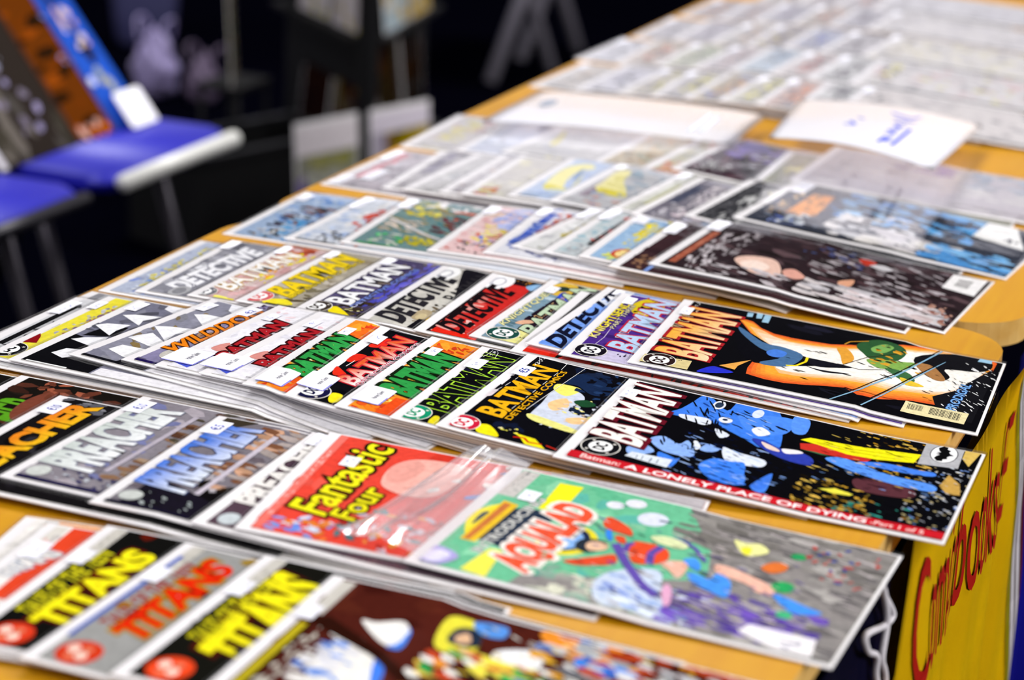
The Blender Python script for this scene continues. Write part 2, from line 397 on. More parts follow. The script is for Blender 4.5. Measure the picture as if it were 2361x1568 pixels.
COMICS=[
('A0','A',-0.7195,0.9046,9.0,'white bagged comic with an orange patch at the lower left edge of the table','e8e4e0',[('p','f0981c',[80,14,168,8,168,50,80,50]),('n',['d8d4d0','f0ece8'],0,0,168,14,10,14,2,None)]),
('A1','A',-0.7074,0.8968,6.0,'bagged comic with red band and white block letters at the near left','f0ece8',[('n',['f4f0ec','e4e0dc'],0,0,168,40,12,16,2,None),('p','e04828',[60,10,168,10,168,26,60,26]),('p','d8d4cc',[120,-2,166,-2,166,8,120,8]),('n',['b0acb0','f0a8a8'],118,-1,166,9,14,4,2.4,0.0),('t','TITANS',[86.2,6,43.1,16.1,2.9,-12.4],'e8e4e0','8898b0',0.06,0.05,None),('st',116,-2,24,13,None,'2a3aa0')]),
('A2','A',-0.6792,0.9051,3.0,'leftmost black bagged comic with thick yellow block letters in the nearest row','10100e',[('n',['10100e','5a1408'],0,0,168,110,16,18,2,None),('t','TITANS',[31.2,37,107.7,4.9,3.8,-19.6],'f6ec1c','5a1408',0.08,0.05,None),('t','TALES OF THE TEEN',[37.4,17.3,94.2,-0.1,5.2,-14.4],'d8d020',None,0,0.02,None),('e','d83c20',15,17,14,13),('e','f0d8c8',18,12,4.5,3.5),('e','f0d8c8',12,20,4.5,3.5),('e','e08060',20,20,3,3),('e','e08060',9,14,3,3),('p','c8c4bc',[118,-2,166,-2,166,8,118,8]),('n',['9c9890','b0aca4'],122,0,164,7,12,3,2.6,0.0),('st',110,-4,20,11,None,'2a3aa0')]),
('A3','A',-0.6318,0.9001,-0.67,'grey bagged comic with red and yellow block letters between two black ones','9a9a98',[('n',['9a9a98','a08020'],0,0,168,110,16,18,2,None),('t','TITANS',[40.6,38.2,106.9,-0.5,7,-20.2],'dc2808','a08020',0.08,0.05,None),('t','TALES OF THE TEEN',[47.6,18,93.3,-1.6,4.4,-12.5],'982018',None,0,0.02,None),('e','d03818',15,17,14,13),('e','f0d8c8',18,12,4.5,3.5),('e','f0d8c8',12,20,4.5,3.5),('e','e08060',20,20,3,3),('e','e08060',9,14,3,3),('p','c8c4bc',[118,-2,166,-2,166,8,118,8]),('n',['9c9890','b0aca4'],122,0,164,7,12,3,2.6,0.0),('st',110,-4,20,11,None,'2a3aa0'),('p','3058b8',[30,-2,150,-2,150,2,30,2])]),
('A4','A',-0.5758,0.902,-0.13,'black bagged comic with thick yellow letters beside the dark brown cover','14140f',[('n',['14140f','4a1408'],0,0,168,110,16,18,2,None),('t','TITANS',[32.1,57.6,109,-9,11,-38],'f4ea1c','4a1408',0.08,0.05,None),('t','TALES OF THE TEEN',[45.6,20,92,-2.2,7.2,-15.1],'d0c81c',None,0,0.02,None),('e','e84820',15,17,14,13),('e','f0d8c8',18,12,4.5,3.5),('e','f0d8c8',12,20,4.5,3.5),('e','e08060',20,20,3,3),('e','e08060',9,14,3,3),('p','c8c4bc',[118,-2,166,-2,166,8,118,8]),('n',['9c9890','b0aca4'],122,0,164,7,12,3,2.6,0.0),('st',110,-4,20,11,None,'2a3aa0'),('n',['302c28','404048','202028'],0,40,70,90,40,10,2,None)]),
('A5','A',-0.5213,0.8908,1.0,'dark brown bagged comic with colourful panels,nearest cover shown whole','4c1c14',[('n',['582418','40140e','3c1410'],0,0,168,250,30,26,2,None),('p','c8c4bc',[118,0,164,0,164,9,118,9]),('p','c8c4b8',[130,-7,168,-7,168,-4,130,-4]),('p','c0b020',[0,2,104,2,104,7,0,7]),('p','2c1408',[0,7,104,7,104,10,0,10]),('n',['c8c4b8','b8b4a8','d8d4c8'],0,11,104,19,46,5,2,0.0),('s','eceae4',[40.5,35.7,76.1,29.9,100,30.3,100.4,43.3,80.4,61.7,59.1,67.7,40.5,66.2,22,55]),('s','3c78e0',[84.3,58.2,74.2,67.2,58,70.8,56.7,66.3]),('n',['f2f0ec','e0dcd8','5088e0','d8d8e0'],40,22,100,50,50,9,2.6,0.2),('s','f0eeea',[120.6,32.4,122.5,41.2,130,53.8,119.3,62.6,101.2,65.4,99.8,54.2]),('s','4084e8',[123.5,59.4,118.6,63.7,99,65.6,97,58.1,107.4,62.6]),('p','2c1008',[110,0,118,14,90,60,60,110,50,104,84,54]),('s','e0d840',[117.7,77.9,150.7,73.1,155,86.1,148,95.6,121.7,101.1,111.8,90.9]),('s','202c40',[126.5,82,142.5,83.2,144.9,95.6,127,100.2,122.3,89.1]),('s','d8b08c',[131.7,85.1,139.2,90,129.6,95.2,125.4,89.1]),('s','5894e0',[153.8,87.9,158.1,106.2,144.5,109,142.5,96.5]),('s','e8902c',[160.4,125.2,172.7,135.2,173.1,161.3,165.6,174.2,143.3,166.4,143,146]),('s','f0b878',[151.5,140.3,164.2,151.4,156.8,164.3,139.6,155]),('s','3c88e8',[144.4,153.2,152.1,181.3,140,190.3,130.1,163.4]),('s','eceef0',[127.5,110.5,140.2,131.5,121.2,138.7,110,120]),('s','e8dc50',[119.6,98,118.3,124.4,118.1,152.6,103.3,135.4,98,109.5]),('s','1c1c20',[121.2,138.7,127.6,159.2,120.4,164.4,110.7,147.7]),('n',['e8c850','e09038','3c78d0','eceae4','c04828','181818','30a050','d8a888'],0,78,120,160,110,12,2,0.3),('n',['b04020','a03818','e0a030','8c8c94','c8c8cc','2868c8','f2f0ec'],80,130,168,250,90,15,2.4,0.2),('n',['d0d0d4','a8acb0','b04020'],120,150,168,240,40,13,2.4,0.2),('n',['9c3418','f0b020','f0f0f0','2c60b8','308838'],0,160,110,250,70,13,2,0.2),('n',['181414','f0ece4','e8c840'],0,90,168,250,140,5,5,0.25),('st',108,-4,18,11,None,'2a3aa0')]),
('B0','B',-0.9331,1.1163,0.0,'hidden dark bagged comic at the left end of the second row','14120e',[('t','PREACHER',[10,50,130,0,0,-40],'5aa020',None,0.05,0.02,None)]),
('B1','B',-0.895,1.1155,0.0,'black bagged comic with green condensed lettering at the left edge','16120e',[('n',['201a14','3a2018','542c20'],40,0,168,90,30,18,2,None),('t','PREACHER',[10,54,118,0,0,-44],'5aa020','101408',0.03,0.03,None),('s','7a4030',[98.3,29.9,125.8,25,150,30.9,143.8,38.6,90.1,42]),('n',['a05840','6a3828'],128,20,166,70,16,12,2,None)]),
('B2','B',-0.8419,1.0873,0.4,'black bagged comic with orange to yellow lettering and a handwritten price','141214',[('n',['1c1a1e','2c2a30','0c0a0c'],0,0,168,70,30,18,2,None),('n',['585c68','8c94a4','30343c'],20,56,168,74,36,11,2.4,0.1),('n',['84848c','606068'],140,-2,168,40,14,13,2,None),('t','PREACHER',[-3.5,29.6,162,1.9,1,-21.5],'f2c420','201408',0.03,0.055,'e88820'),('st',132,-4,24,14,'€10','2a3aa0')]),
('B3','B',-0.7899,1.1091,-1.0,'grey bagged comic with silver white lettering and a handwritten price','8a848c',[('n',['98929c','78727c','a8a0a8','787ca8'],0,0,168,50,50,18,2,None),('n',['7a5840','8c6a50','5c3c2c','a08870','4c4434'],24,50,168,84,60,12,2.4,0.1),('p','7a3a20',[20,70,50,64,60,90,20,90]),('p','1a1440',[0,0,5,0,5,84,0,84]),('n',['2c2858','b8bcc4','3c3860'],4,18,26,70,30,5,2,0.4),('e','ccd0cc',15,9,9,8),('p','b8b0bc',[34,46,150,46,150,50,34,50]),('t','PREACHER',[28.6,38.5,122.6,-5.7,1,-38.3],'f2f4f6','8c90a0',0.02,0.055,'c8d0cc'),('st',136,-5,24,14,'€10','2a3aa0')]),
('B4','B',-0.7126,1.0953,1.4,'brown and grey bagged comic with blue to white condensed lettering','7a747c',[('n',['8c8890','6a6068','b0aab0'],30,0,168,60,30,18,2,None),('n',['b0886c','c89c80','7a5038','a89c98'],30,32,168,70,50,14,2.4,0.1),('n',['14100c','201810'],0,40,60,90,30,14,2,None),('p','0c0a0c',[0,56,40,48,60,70,0,90]),('p','3c3428',[130,-2,168,-2,168,24,150,10]),('p','161228',[0,-1,5,-1,5,60,0,60]),('p','181420',[4,8,50,10,30,60,4,60]),('n',['a8b0b0','141414'],6,14,26,52,22,4.5,2,0.6),('e','c8ccc8',16,10,8,8),('p','c4bcc8',[36,44,150,44,150,48,36,48]),('t','PREACHER',[33.5,36.6,120.7,-5.6,4.8,-38.9],'ecf2fa','44507c',0.02,0.055,'4878d8'),('st',134,-5,24,14,'€5','2a3aa0')]),
('B5','B',-0.6398,1.0964,1.2,'bagged comic with white lettering mostly covered by the red one','54404c',[('n',['6a5460','40303c','e0dce0'],0,0,168,40,30,12,2,None),('t','PREACHER',[38.8,17.8,127.9,-6.7,0,-18.6],'ece8e4','3c2430',0.05,0.055,None),('e','c8d0d4',12,10,9,7),('st',146,-4,22,11,None,'2a3aa0')]),
('B6','B',-0.6104,1.0997,6.79,'red bagged comic with bold yellow lettering in two lines and a pink dome','e24838',[('n',['e8584a','d83c2c'],0,0,168,250,30,24,2,None),('p','e8756a',[2,0,168,0,168,6,2,6]),('n',['f2a8a0'],20,1,150,5,26,4,2.6,0.0),('n',['6a8ad8','8aa0e0','d0d8ec','e08030'],0,8,30,60,34,9,2,None),('n',['e8a040','e0d0d8','c8c0d0','5a7a80','b03028'],0,48,60,110,60,9,2,None),('s','f0b4a8',[101.7,50.7,130.7,49.1,148.7,60.1,153.9,83,149.1,99.7,125.5,97.7,98.7,91.1,88.9,79.4,90.5,62.6]),('s','e8a498',[130.7,49.1,147.3,60.5,135.8,70.3,108.5,64.1,106.6,52.7]),('l','7a4038',0.6,[98.4,67.4,107.6,77.8,121.1,81,140.4,87.1]),('s','e8e4e0',[103.5,82.1,110.8,87.3,105.7,89.5,100.1,84.7]),('s','e8e4e0',[124.3,92.1,131.4,96.5,124.1,98.1]),('n',['7aa0e0','5a80d0','e8ecf4','c04848','f0e8e0'],30,110,168,250,70,16,2,None),('t','Fantastic',[35.1,36.2,122.6,5.4,4.9,-25.8],'f4ea20','20180a',0.06,0.02,None),('t','Four',[35.8,55,52.5,4.7,3.1,-17],'f4ea20','20180a',0.06,0.02,None),('p','b8b2b6',[96,150,168,150,168,257,96,257]),('st',116,16,17,11,None,'2a3aa0')]),
('B7','B',-0.4992,1.1084,-0.5,'green bagged comic with orange bubble lettering and crumpled bag flap','6ebf96',[('n',['7cc8a0','60b48c','8cd0a8','5cb0a0'],0,0,168,110,50,24,2,None),('p','c8c4c0',[120,0,166,0,166,12,120,12]),('n',['9c9c9c'],130,2,164,10,14,3,3,0.0),('p','f4ec28',[158.7,28.8,160.3,45.1,116.9,46.9,111.7,32.1]),('p','f0e858',[2.9,25.2,38.8,29.4,40.2,37.7,-1.3,43.1]),('p','283448',[47.9,17.9,102.4,17.4,105.1,21.7,109.3,31.5,109.5,38.4,98.8,47.2,82.7,40.8,54.7,39.7,43.9,33.1]),('s','f0e040',[51.8,7.1,72.7,-0.6,91.6,0.3,105.9,9.7,85,9.4,59.4,9.9]),('s','3a4860',[67.9,4.6,85.6,3.7,89.9,7.3,71,6.3]),('p','e8c030',[43.1,7.2,112.2,8.2,109.8,19.3,43,17.8]),('p','c87840',[44.2,9,109.1,9.9,108.1,15,44.9,13.2]),('t','INTRODUCING',[30.1,27.5,97,4.1,1,-7.4],'dcdcd8','7a7a78',0.05,0.01,None),('e','e8d830',76.8,65.7,24,19),('e','202c50',78.2,63.3,20,16),('e','8cb8f0',76.8,65.7,15,10),('t','AQUALAD',[18,66.1,107,5,6.7,-29.7],'e85838','f4ece4',0.1,0.05,None),('e','e4e4ee',144.2,73.4,6,6),('e','e4e4ee',153.5,84.6,7,7),('e','dce0f0',135.7,102.4,11,10),('l','50586c',2.5,[136.4,106.6,137.4,114.7]),('l','50586c',1.5,[145.3,76.8,147.3,81.5]),('p','8f8a88',[0,58,14,60,40,110,70,160,110,150,168,118,168,257,0,257]),('p','48b890',[60,118,110,118,110,126,60,126]),('n',['bcc0b0','a8a8a0','dcdcc8','88a898'],0,70,50,150,60,12,2,None),('s','c8d4e8',[19.5,103.9,38.1,102.5,54.2,110.9,64.3,123.1,63,133.6,35.2,141.9,11.2,157.9,-0.2,158.3,5.8,132.1,2.7,115.9]),('n',['98b0dc','dce4f0','7a90d0'],4,108,46,170,50,9,2.6,0.3),('n',['8a8684','a09c98','706c6c','b0aca8'],0,160,168,257,120,17,2.6,0.2),('n',['8c8884','787470'],110,120,168,257,50,16,3,0.2),('n',['6a50b0','7a5cc0','5c48a0'],4,150,60,240,70,13,4,0.2),('n',['585458','b8b0b0'],4,120,168,257,110,7,6,0.2),('s','e05030',[113.3,76.5,123.4,76.5,120.7,85.1,113.1,95.3,103.9,99.4,103.6,92.8,106.3,81.4]),('s','e05030',[98.1,90.4,99.6,95.8,90.5,99.9,91,94.5]),('s','3c88e8',[101.1,82.6,104.6,85,90.7,90.9,90.7,87.9]),('s','e05030',[45.9,75.3,53.8,82.1,63.4,91.5,71.3,99.6,59.5,104.6,51.4,96.1,44.9,84.1]),('s','e4512c',[77.6,106.7,94.3,102.9,98.5,109.5,97.4,124.6,82.8,130.4,70,123.3,66.9,113.5]),('s','28303c',[73.6,72.9,83.6,75,86.5,87.3,77.9,92,65.8,84.8,66.7,77.1]),('s','e8c0a0',[75.4,78.9,82.7,81.3,82.9,90.8,74,91.9,68.9,83.6]),('l','6450a8',6,[87.1,94.5,64.3,109.4,44.2,125.3,30.8,140.6]),('l','6450a8',4,[79.2,103.2,91.6,101.7,93.5,104.7]),('l','6450a8',5,[69.6,122.7,85.2,118.6,98.7,121.2]),('s','e8b4a0',[74.9,129.1,83.6,132.9,85.2,143,63.3,144.4,71,134.3]),('s','4c98f0',[89.7,138.5,95.8,144,88.1,150.3,78.9,151.1,84.8,142.4]),('s','4c98f0',[72.4,146.5,75,150.9,71.4,160.9,82.3,163.4,73.6,174.2,51.9,178.1,54.9,167.7,61.6,153.8]),('s','f0bca8',[92.5,157.8,95,165.3,87.7,185.3,79.2,199.6,69,201.1,69,191.7,76.8,182.8,82.3,163.4]),('s','4896f0',[69.4,201.7,71.9,206.1,65.1,222.3,60.1,235.1,52.9,225.7,54,215.5]),('e','2ea860',83.7,204.1,8,7),('e','48b880',46.9,215.4,5,5),('e','2ea060',131.7,200.7,5,5),('s','e07838',[104.2,184.1,115.8,188.8,116.2,197.7,107.1,198.8,99.4,192.2]),('s','e8e8a0',[136,157,134.7,165.1,137.9,174,128.6,182.1,117.8,174,119.5,166.7]),('s','f0e840',[126.3,164.6,129.7,170.4,118.8,172.2,118.5,168.5]),('s','e0a8c8',[38.9,141.6,51,140.4,45.7,145.9,27,150.9,22.2,148.9]),('l','6450a8',3,[108.5,112,115.7,125,110.1,139.2,94.5,151.2]),('s','d8e0b0',[109.4,110.2,115.5,122,110.6,134.5,103,132.4,102.3,118.1]),('n',['b85048','4050a0','c87068'],100,205,160,250,30,5,2,None),('n',['30303a','5848a0','e8dcd8'],14,60,120,215,110,3.6,6,0.25),('p','f2eef0',[12.4,197.6,24.5,200.9,24.2,241.4,1.1,244.3,0.9,221.2]),('n',['8888a0','a0a0b0'],6,224,18,246,10,4,2,0.2),('s','b0a8dc',[3.7,-6.1,17.1,-5.6,25.4,1.7,20.6,15.1,13.3,18.4,-0.9,10.1]),('s','e0dcf0',[5.5,-3.2,15.9,-1.4,20.6,6.2,15.5,13,3.3,8.2]),('st',118,14,17,12,None,'2a3aa0')]),
('C0','C',-0.9723,1.3226,-2.0,'plain white bagged comic at the bottom of the far left fan','c8c8cc',[('p','8a8a90',[0,0,168,0,168,8,0,8])]),
('C1','C',-0.9644,1.296,0.0,'white bagged comic with a black title bar at the left table edge','d4d4d8',[('p','121214',[40,3,150,3,150,9,40,9]),('n',['b8b8c0','404044'],10,8,160,20,20,8,2,None),('st',122,-5,34,11,None,'2a3aa0')]),
('C2','C',-0.9406,1.3048,-0.5,'yellow bagged comic with a dark red wedge and black round badge','e8dc40',[('p','d8d89c',[0,16,168,16,168,22,0,22]),('n',['b8b8c0','8a8a98','c8c8c8'],60,7,150,13,22,5,1.6,0.0),('n',['b86058','d88878','8a6a90'],56,14,140,22,26,6,2,None),('p','8a1018',[36.9,-7.3,61.1,-5.7,55.4,3.3,40.5,9.4]),('p','38a0e0',[43.1,-4.5,48.6,-4.2,43.3,-1.6]),('l','282828',1.2,[63.5,-4.3,87.7,-1.1]),('b',17.8,-1,17,'101014','ffffff'),('p','e9e7ec',[0,62,14,62,14,256,0,256]),('st',132,-6,20,9,None,'2a3aa0')]),
('C3','C',-0.916,1.3028,-2.23,'black and grey bagged comic with white blade shapes beside the yellow one','77778a',[('p','0c0c10',[0,0,70,0,64,20,54,60,0,60]),('n',['60606e','8c8c9c','50505c'],60,0,168,60,30,16,2,None),('p','0c0c10',[70,6,100,10,104,26,80,30]),('p','f0f0f4',[18,24,24,10,38,14,44,34,30,34]),('p','f0f0f4',[50,30,58,4,66,10,76,26,60,30]),('p','f4f4f8',[80,24,96,0,104,6,110,24,92,22]),('p','f4f4f8',[112,30,128,4,134,12,140,34,124,26]),('p','f0f0f6',[148,44,158,24,168,22,168,50]),('n',['0c0c10','e8e8ec'],20,40,60,70,14,6,2.4,None),('p','f0f0f0',[0,4,2,4,2,40,0,40]),('p','e9e7ec',[0,62,14,62,14,256,0,256]),('st',140,-3,22,11,None,'2a3aa0')]),
('C4','C',-0.8801,1.3289,-8.37,'grey bagged comic with white blade shapes beside the purple one','8c8c9c',[('n',['9a9aaa','7c7c8c','84848e'],0,0,168,90,40,20,2,None),('n',['8a7448','7a6a50'],10,0,150,60,14,14,2.6,0.9),('p','f4f4f6',[14,30,22,8,36,10,40,46,30,50]),('p','f2f2f6',[44,34,52,2,60,4,72,10,58,34]),('p','f4f4f8',[62,30,86,0,92,10,100,34,80,26]),('p','f4f4f8',[104,36,128,6,134,14,136,40,118,30]),('p','f2f2f8',[140,44,152,22,168,14,168,50]),('p','14141a',[0,0,4,0,4,60,0,60]),('p','0c0c12',[0,30,18,34,10,60,0,60]),('p','e9e7ec',[0,62,14,62,14,256,0,256]),('st',138,-2,20,10,None,'2a3aa0')]),
('C5','C',-0.836,1.3323,-7.08,'purple grey bagged comic with orange lettering and a pale oval','8a84a8',[('n',['9a90b8','6a6480','b0a0b0','503c50'],0,0,168,50,60,15,2.4,None),('n',['a07850','b08868','805a50'],60,0,140,50,20,9,2,None),('n',['2c1840','6a5a78'],120,0,168,20,12,9,2.5,None),('e','c8c4bc',27,16,13,9),('p','201450',[0,0,4,0,4,60,0,60]),('t','WILDDOG',[27.2,14.6,120.9,0.6,7.1,-17.4],'f08818','402010',0.05,0.03,None),('p','e9e7ec',[0,62,14,62,14,256,0,256]),('st',132,-3,22,11,'€2','2a3aa0')]),
('C6','C',-0.8047,1.3275,-3.87,'left one of two white bagged comics with red lettering and name stickers','f0eef4',[('n',['e6e4ee','f6f4f8','eceaf4'],0,0,168,60,24,16,2,None),('n',['eec8d0','f0d8de'],130,-2,168,30,7,6,1.6,None),('s','d89088',[49.5,5.5,67.7,10.7,47.2,20.2]),('t','BATMAN',[35.5,31.4,94.6,-7.2,3.1,-13.3],'b02028','38080c',0.1,0.05,None),('st',128,0,18,9,None,'2a3aa0'),('sq',7.8,-11.6,31.4,28.9,'Harley Quinn'),('p','4858d0',[8.8,-14.6,14.8,-12.6,7.8,13.4,15.8,13.4,14.8,17.4,2.8,15.4])]),
('C7','C',-0.7645,1.3226,-3.48,'right one of two white bagged comics with red lettering and name stickers','f0eef4',[('n',['e6e4ee','f6f4f8','eceaf4'],0,0,168,60,24,16,2,None),('n',['eec8d0','f0d8de'],130,-2,168,30,7,6,1.6,None),('s','d89088',[45.7,3.6,63.7,9.1,43.3,18]),('t','BATMAN',[34,28.6,90.3,-7.8,0.9,-12.9],'b02028','38080c',0.1,0.05,None),('st',128,0,18,9,None,'2a3aa0'),('sq',8.7,-16.8,32.3,28.9,'Harley Quinn'),('p','4858d0',[9.7,-19.8,15.7,-17.8,8.7,8.2,16.6,8.2,15.7,12.2,3.7,10.2]),('t','DC COMICS',[5,26,0,22,2,0],'404048',None,0,0.0,None)]),
('C8','C',-0.7222,1.3119,0.6,'orange bagged comic with green lettering just right of the white ones','f09028',[('n',['f6d040','f8e870','f6c030','f0a030'],10,2,130,22,60,13,2.4,0.1),('n',['d8401c','e4581c','f07c20'],0,4,50,50,46,12,2,None),('n',['d8401c','e86a20','f2a030'],118,4,168,50,50,13,2,None),('n',['faf0a0','f8e060'],55,4,110,14,16,9,2.5,0.1),('p','e4501c',[0,22,34,22,34,60,0,60]),('t','BATMAN',[35.8,22.8,91.4,-2.9,2,-18.1],'2f9a48','10200c',0.1,0.06,None),('st',128,2,18,9,None,'2a3aa0'),('sq',5.1,-4.3,32.3,22.5,'Harley Quinn')]),
('C9','C',-0.6863,1.3085,2.0,'black bagged comic with white and red lettering and a white name sticker','0c0c10',[('n',['141420','202028','06060a'],0,0,168,60,30,14,2,None),('s','e0301c',[52.1,3.3,68.3,-1.4,64,5.9,57.6,11.5]),('s','e83020',[121.4,1.1,140.6,2.8,146.7,9.5,127.6,11.3]),('s','d82c1c',[83.3,-0.1,100.5,0.3,102.3,8.6,85.9,5.9]),('l','f0f0f0',0.6,[73.4,4.3,87.9,5]),('l','c8c8d0',0.5,[164.8,-0.2,167.4,30.5]),('t','BATMAN',[43.6,24.8,110.5,0.6,2,-15.5],'f8f4f0','c02030',0.06,0.03,'e06030'),('t','DETECTIVE COMICS',[46.7,28.6,107.3,3.8,-1.6,-4.5],'b8204a','f4f0f4',0.06,0.01,None),('s','f0e020',[9.9,19.3,20.4,18,20.3,25.9,6.6,27.8,3,23.4]),('b',14.4,4.1,16,'14143c','ffffff'),('st',128,-4,20,10,None,'2a3aa0'),('sq',17.2,-10.1,30.9,22,'Harley Quinn')]),
('C10','C',-0.6474,1.3099,0.75,'orange bagged comic with green lettering beside the lime outlined black one','f09028',[('n',['f6d040','f8e870','f6c030','f0a030'],10,2,130,22,60,13,2.4,0.1),('n',['d8401c','e4581c','f07c20'],0,4,50,50,46,12,2,None),('n',['d8401c','e86a20','f2a030'],118,4,168,50,50,13,2,None),('n',['faf0a0','f8e060'],55,4,110,14,16,9,2.5,0.1),('p','e4501c',[0,22,34,22,34,60,0,60]),('t','BATMAN',[41.5,30.6,92.1,-1.2,5.6,-26],'2f9a48','10200c',0.1,0.06,None),('t','DC COMICS',[15,37,0,15,-9,0],'7a1e08',None,0,0.0,None),('st',128,2,18,9,None,'2a3aa0'),('sq',11.8,-3.4,33,21.9,'Harley Quinn')]),
('C11','C',-0.6037,1.3086,0.99,'black bagged comic with lime outlined lettering and a green round badge','0a0a0e',[('n',['14141e','101026','1a1a2a'],0,0,168,60,30,16,2,None),('t','BATMAN',[27.4,25,126.1,-2.1,1.6,-26.2],'0c0c10','b4e83c',0.035,0.03,None),('l','e0e0e0',0.5,[164.1,2.3,153.6,2,147,1]),('l','e0e0e0',0.5,[162.1,7.7,150.4,9.7]),('n',['e8e8e8'],148,4,165,7,14,1.6,2.0,1.57),('s','e8da20',[14.5,17.6,13.9,22.1,-2.1,25.6,0.4,18.7]),('b',12.6,2.3,15.5,'149068','ffffff'),('st',118,-3,22,12,None,'2a3aa0')]),
('C12','C',-0.5683,1.3092,0.09,'black bagged comic with amber lettering and a crimson round badge','0a0a10',[('n',['101830','18243e','05050a'],20,0,168,70,40,14,2,None),('s','cfd6e6',[50.4,39.1,80.2,37.5,108.4,36,118,48.9,105.7,61.3,77.8,59,69.7,83.2,56,81.5,42.6,76.6,46.4,47.4]),('s','f0ea70',[110.5,35.2,122.7,33.1,125.5,44.3,121.1,53,103.5,47.5]),('s','f0c890',[83.1,41.5,99.3,49.1,83.9,56.7,70.9,49.7]),('s','f0c890',[62.8,63,72.4,76.3,61.5,78.7,54.8,69.4]),('n',['d8dcea','c4cee0','f2ea90','e0c8b0'],40,52,110,88,60,5,1.6,None),('s','e8e488',[51.4,37,55.2,42.2,45.9,77.8,38.7,78,43.5,46.9]),('s','16284a',[128.1,37,153.9,41.4,146.7,61.8,133.9,74.3,121.8,72.6,116.9,62.2,127.8,47.7]),('s','1c4a2c',[96.6,56.1,104.6,63.5,98.2,72.7,90.2,65.4]),('n',['16284a','0a0a12','203860'],110,50,168,90,40,9,2,None),('s','ddd0d4',[68.5,-5,85,-4.5,83.1,3.3,68.4,1.6]),('p','0a0a10',[86,-4.9,86.1,-1.4,95.8,-4.6,94.3,0.4,100.6,4.8,85.2,5.9,82.9,-3.7]),('p','f2e418',[15,41.6,13,59,-1.8,71.4,-0.8,56.3,10.3,48.5]),('l','c82a18',2,[7.5,44.7,10.3,51.8,4.7,57.4,6.5,66.5]),('l','c82a18',1.6,[6.4,69.8,3.6,79.1]),('s','f2e418',[12.9,15.7,17.4,23,3.3,35.6,-1.3,30.9,1.4,19.7]),('n',['ece4b0','f4ee60'],14,30,26,44,8,3,1.6,None),('l','e8e8e8',0.5,[171,1.7,152.2,7.3,92.5,2.9,79.7,0.3]),('l','e8e8e8',0.5,[168.8,39.6,130.2,37.2,60.5,33.3]),('l','e8e8e8',0.5,[168.8,24.3,149.5,25.4,53.7,24.1]),('t','BATMAN',[35.6,24.4,113,-0.9,1,-19.2],'f2b418','0a0a10',0.06,0.03,None),('t','DETECTIVE COMICS',[35.1,31.8,114.4,-0.6,0.3,-5],'e8ae18',None,0,0.02,None),('n',['e8e8e8'],148,4,165,7,14,1.6,2.0,1.57),('b',9.8,5.2,15,'c81e3c','ffffff'),('st',120,-3,22,12,'€5','2a3aa0')]),
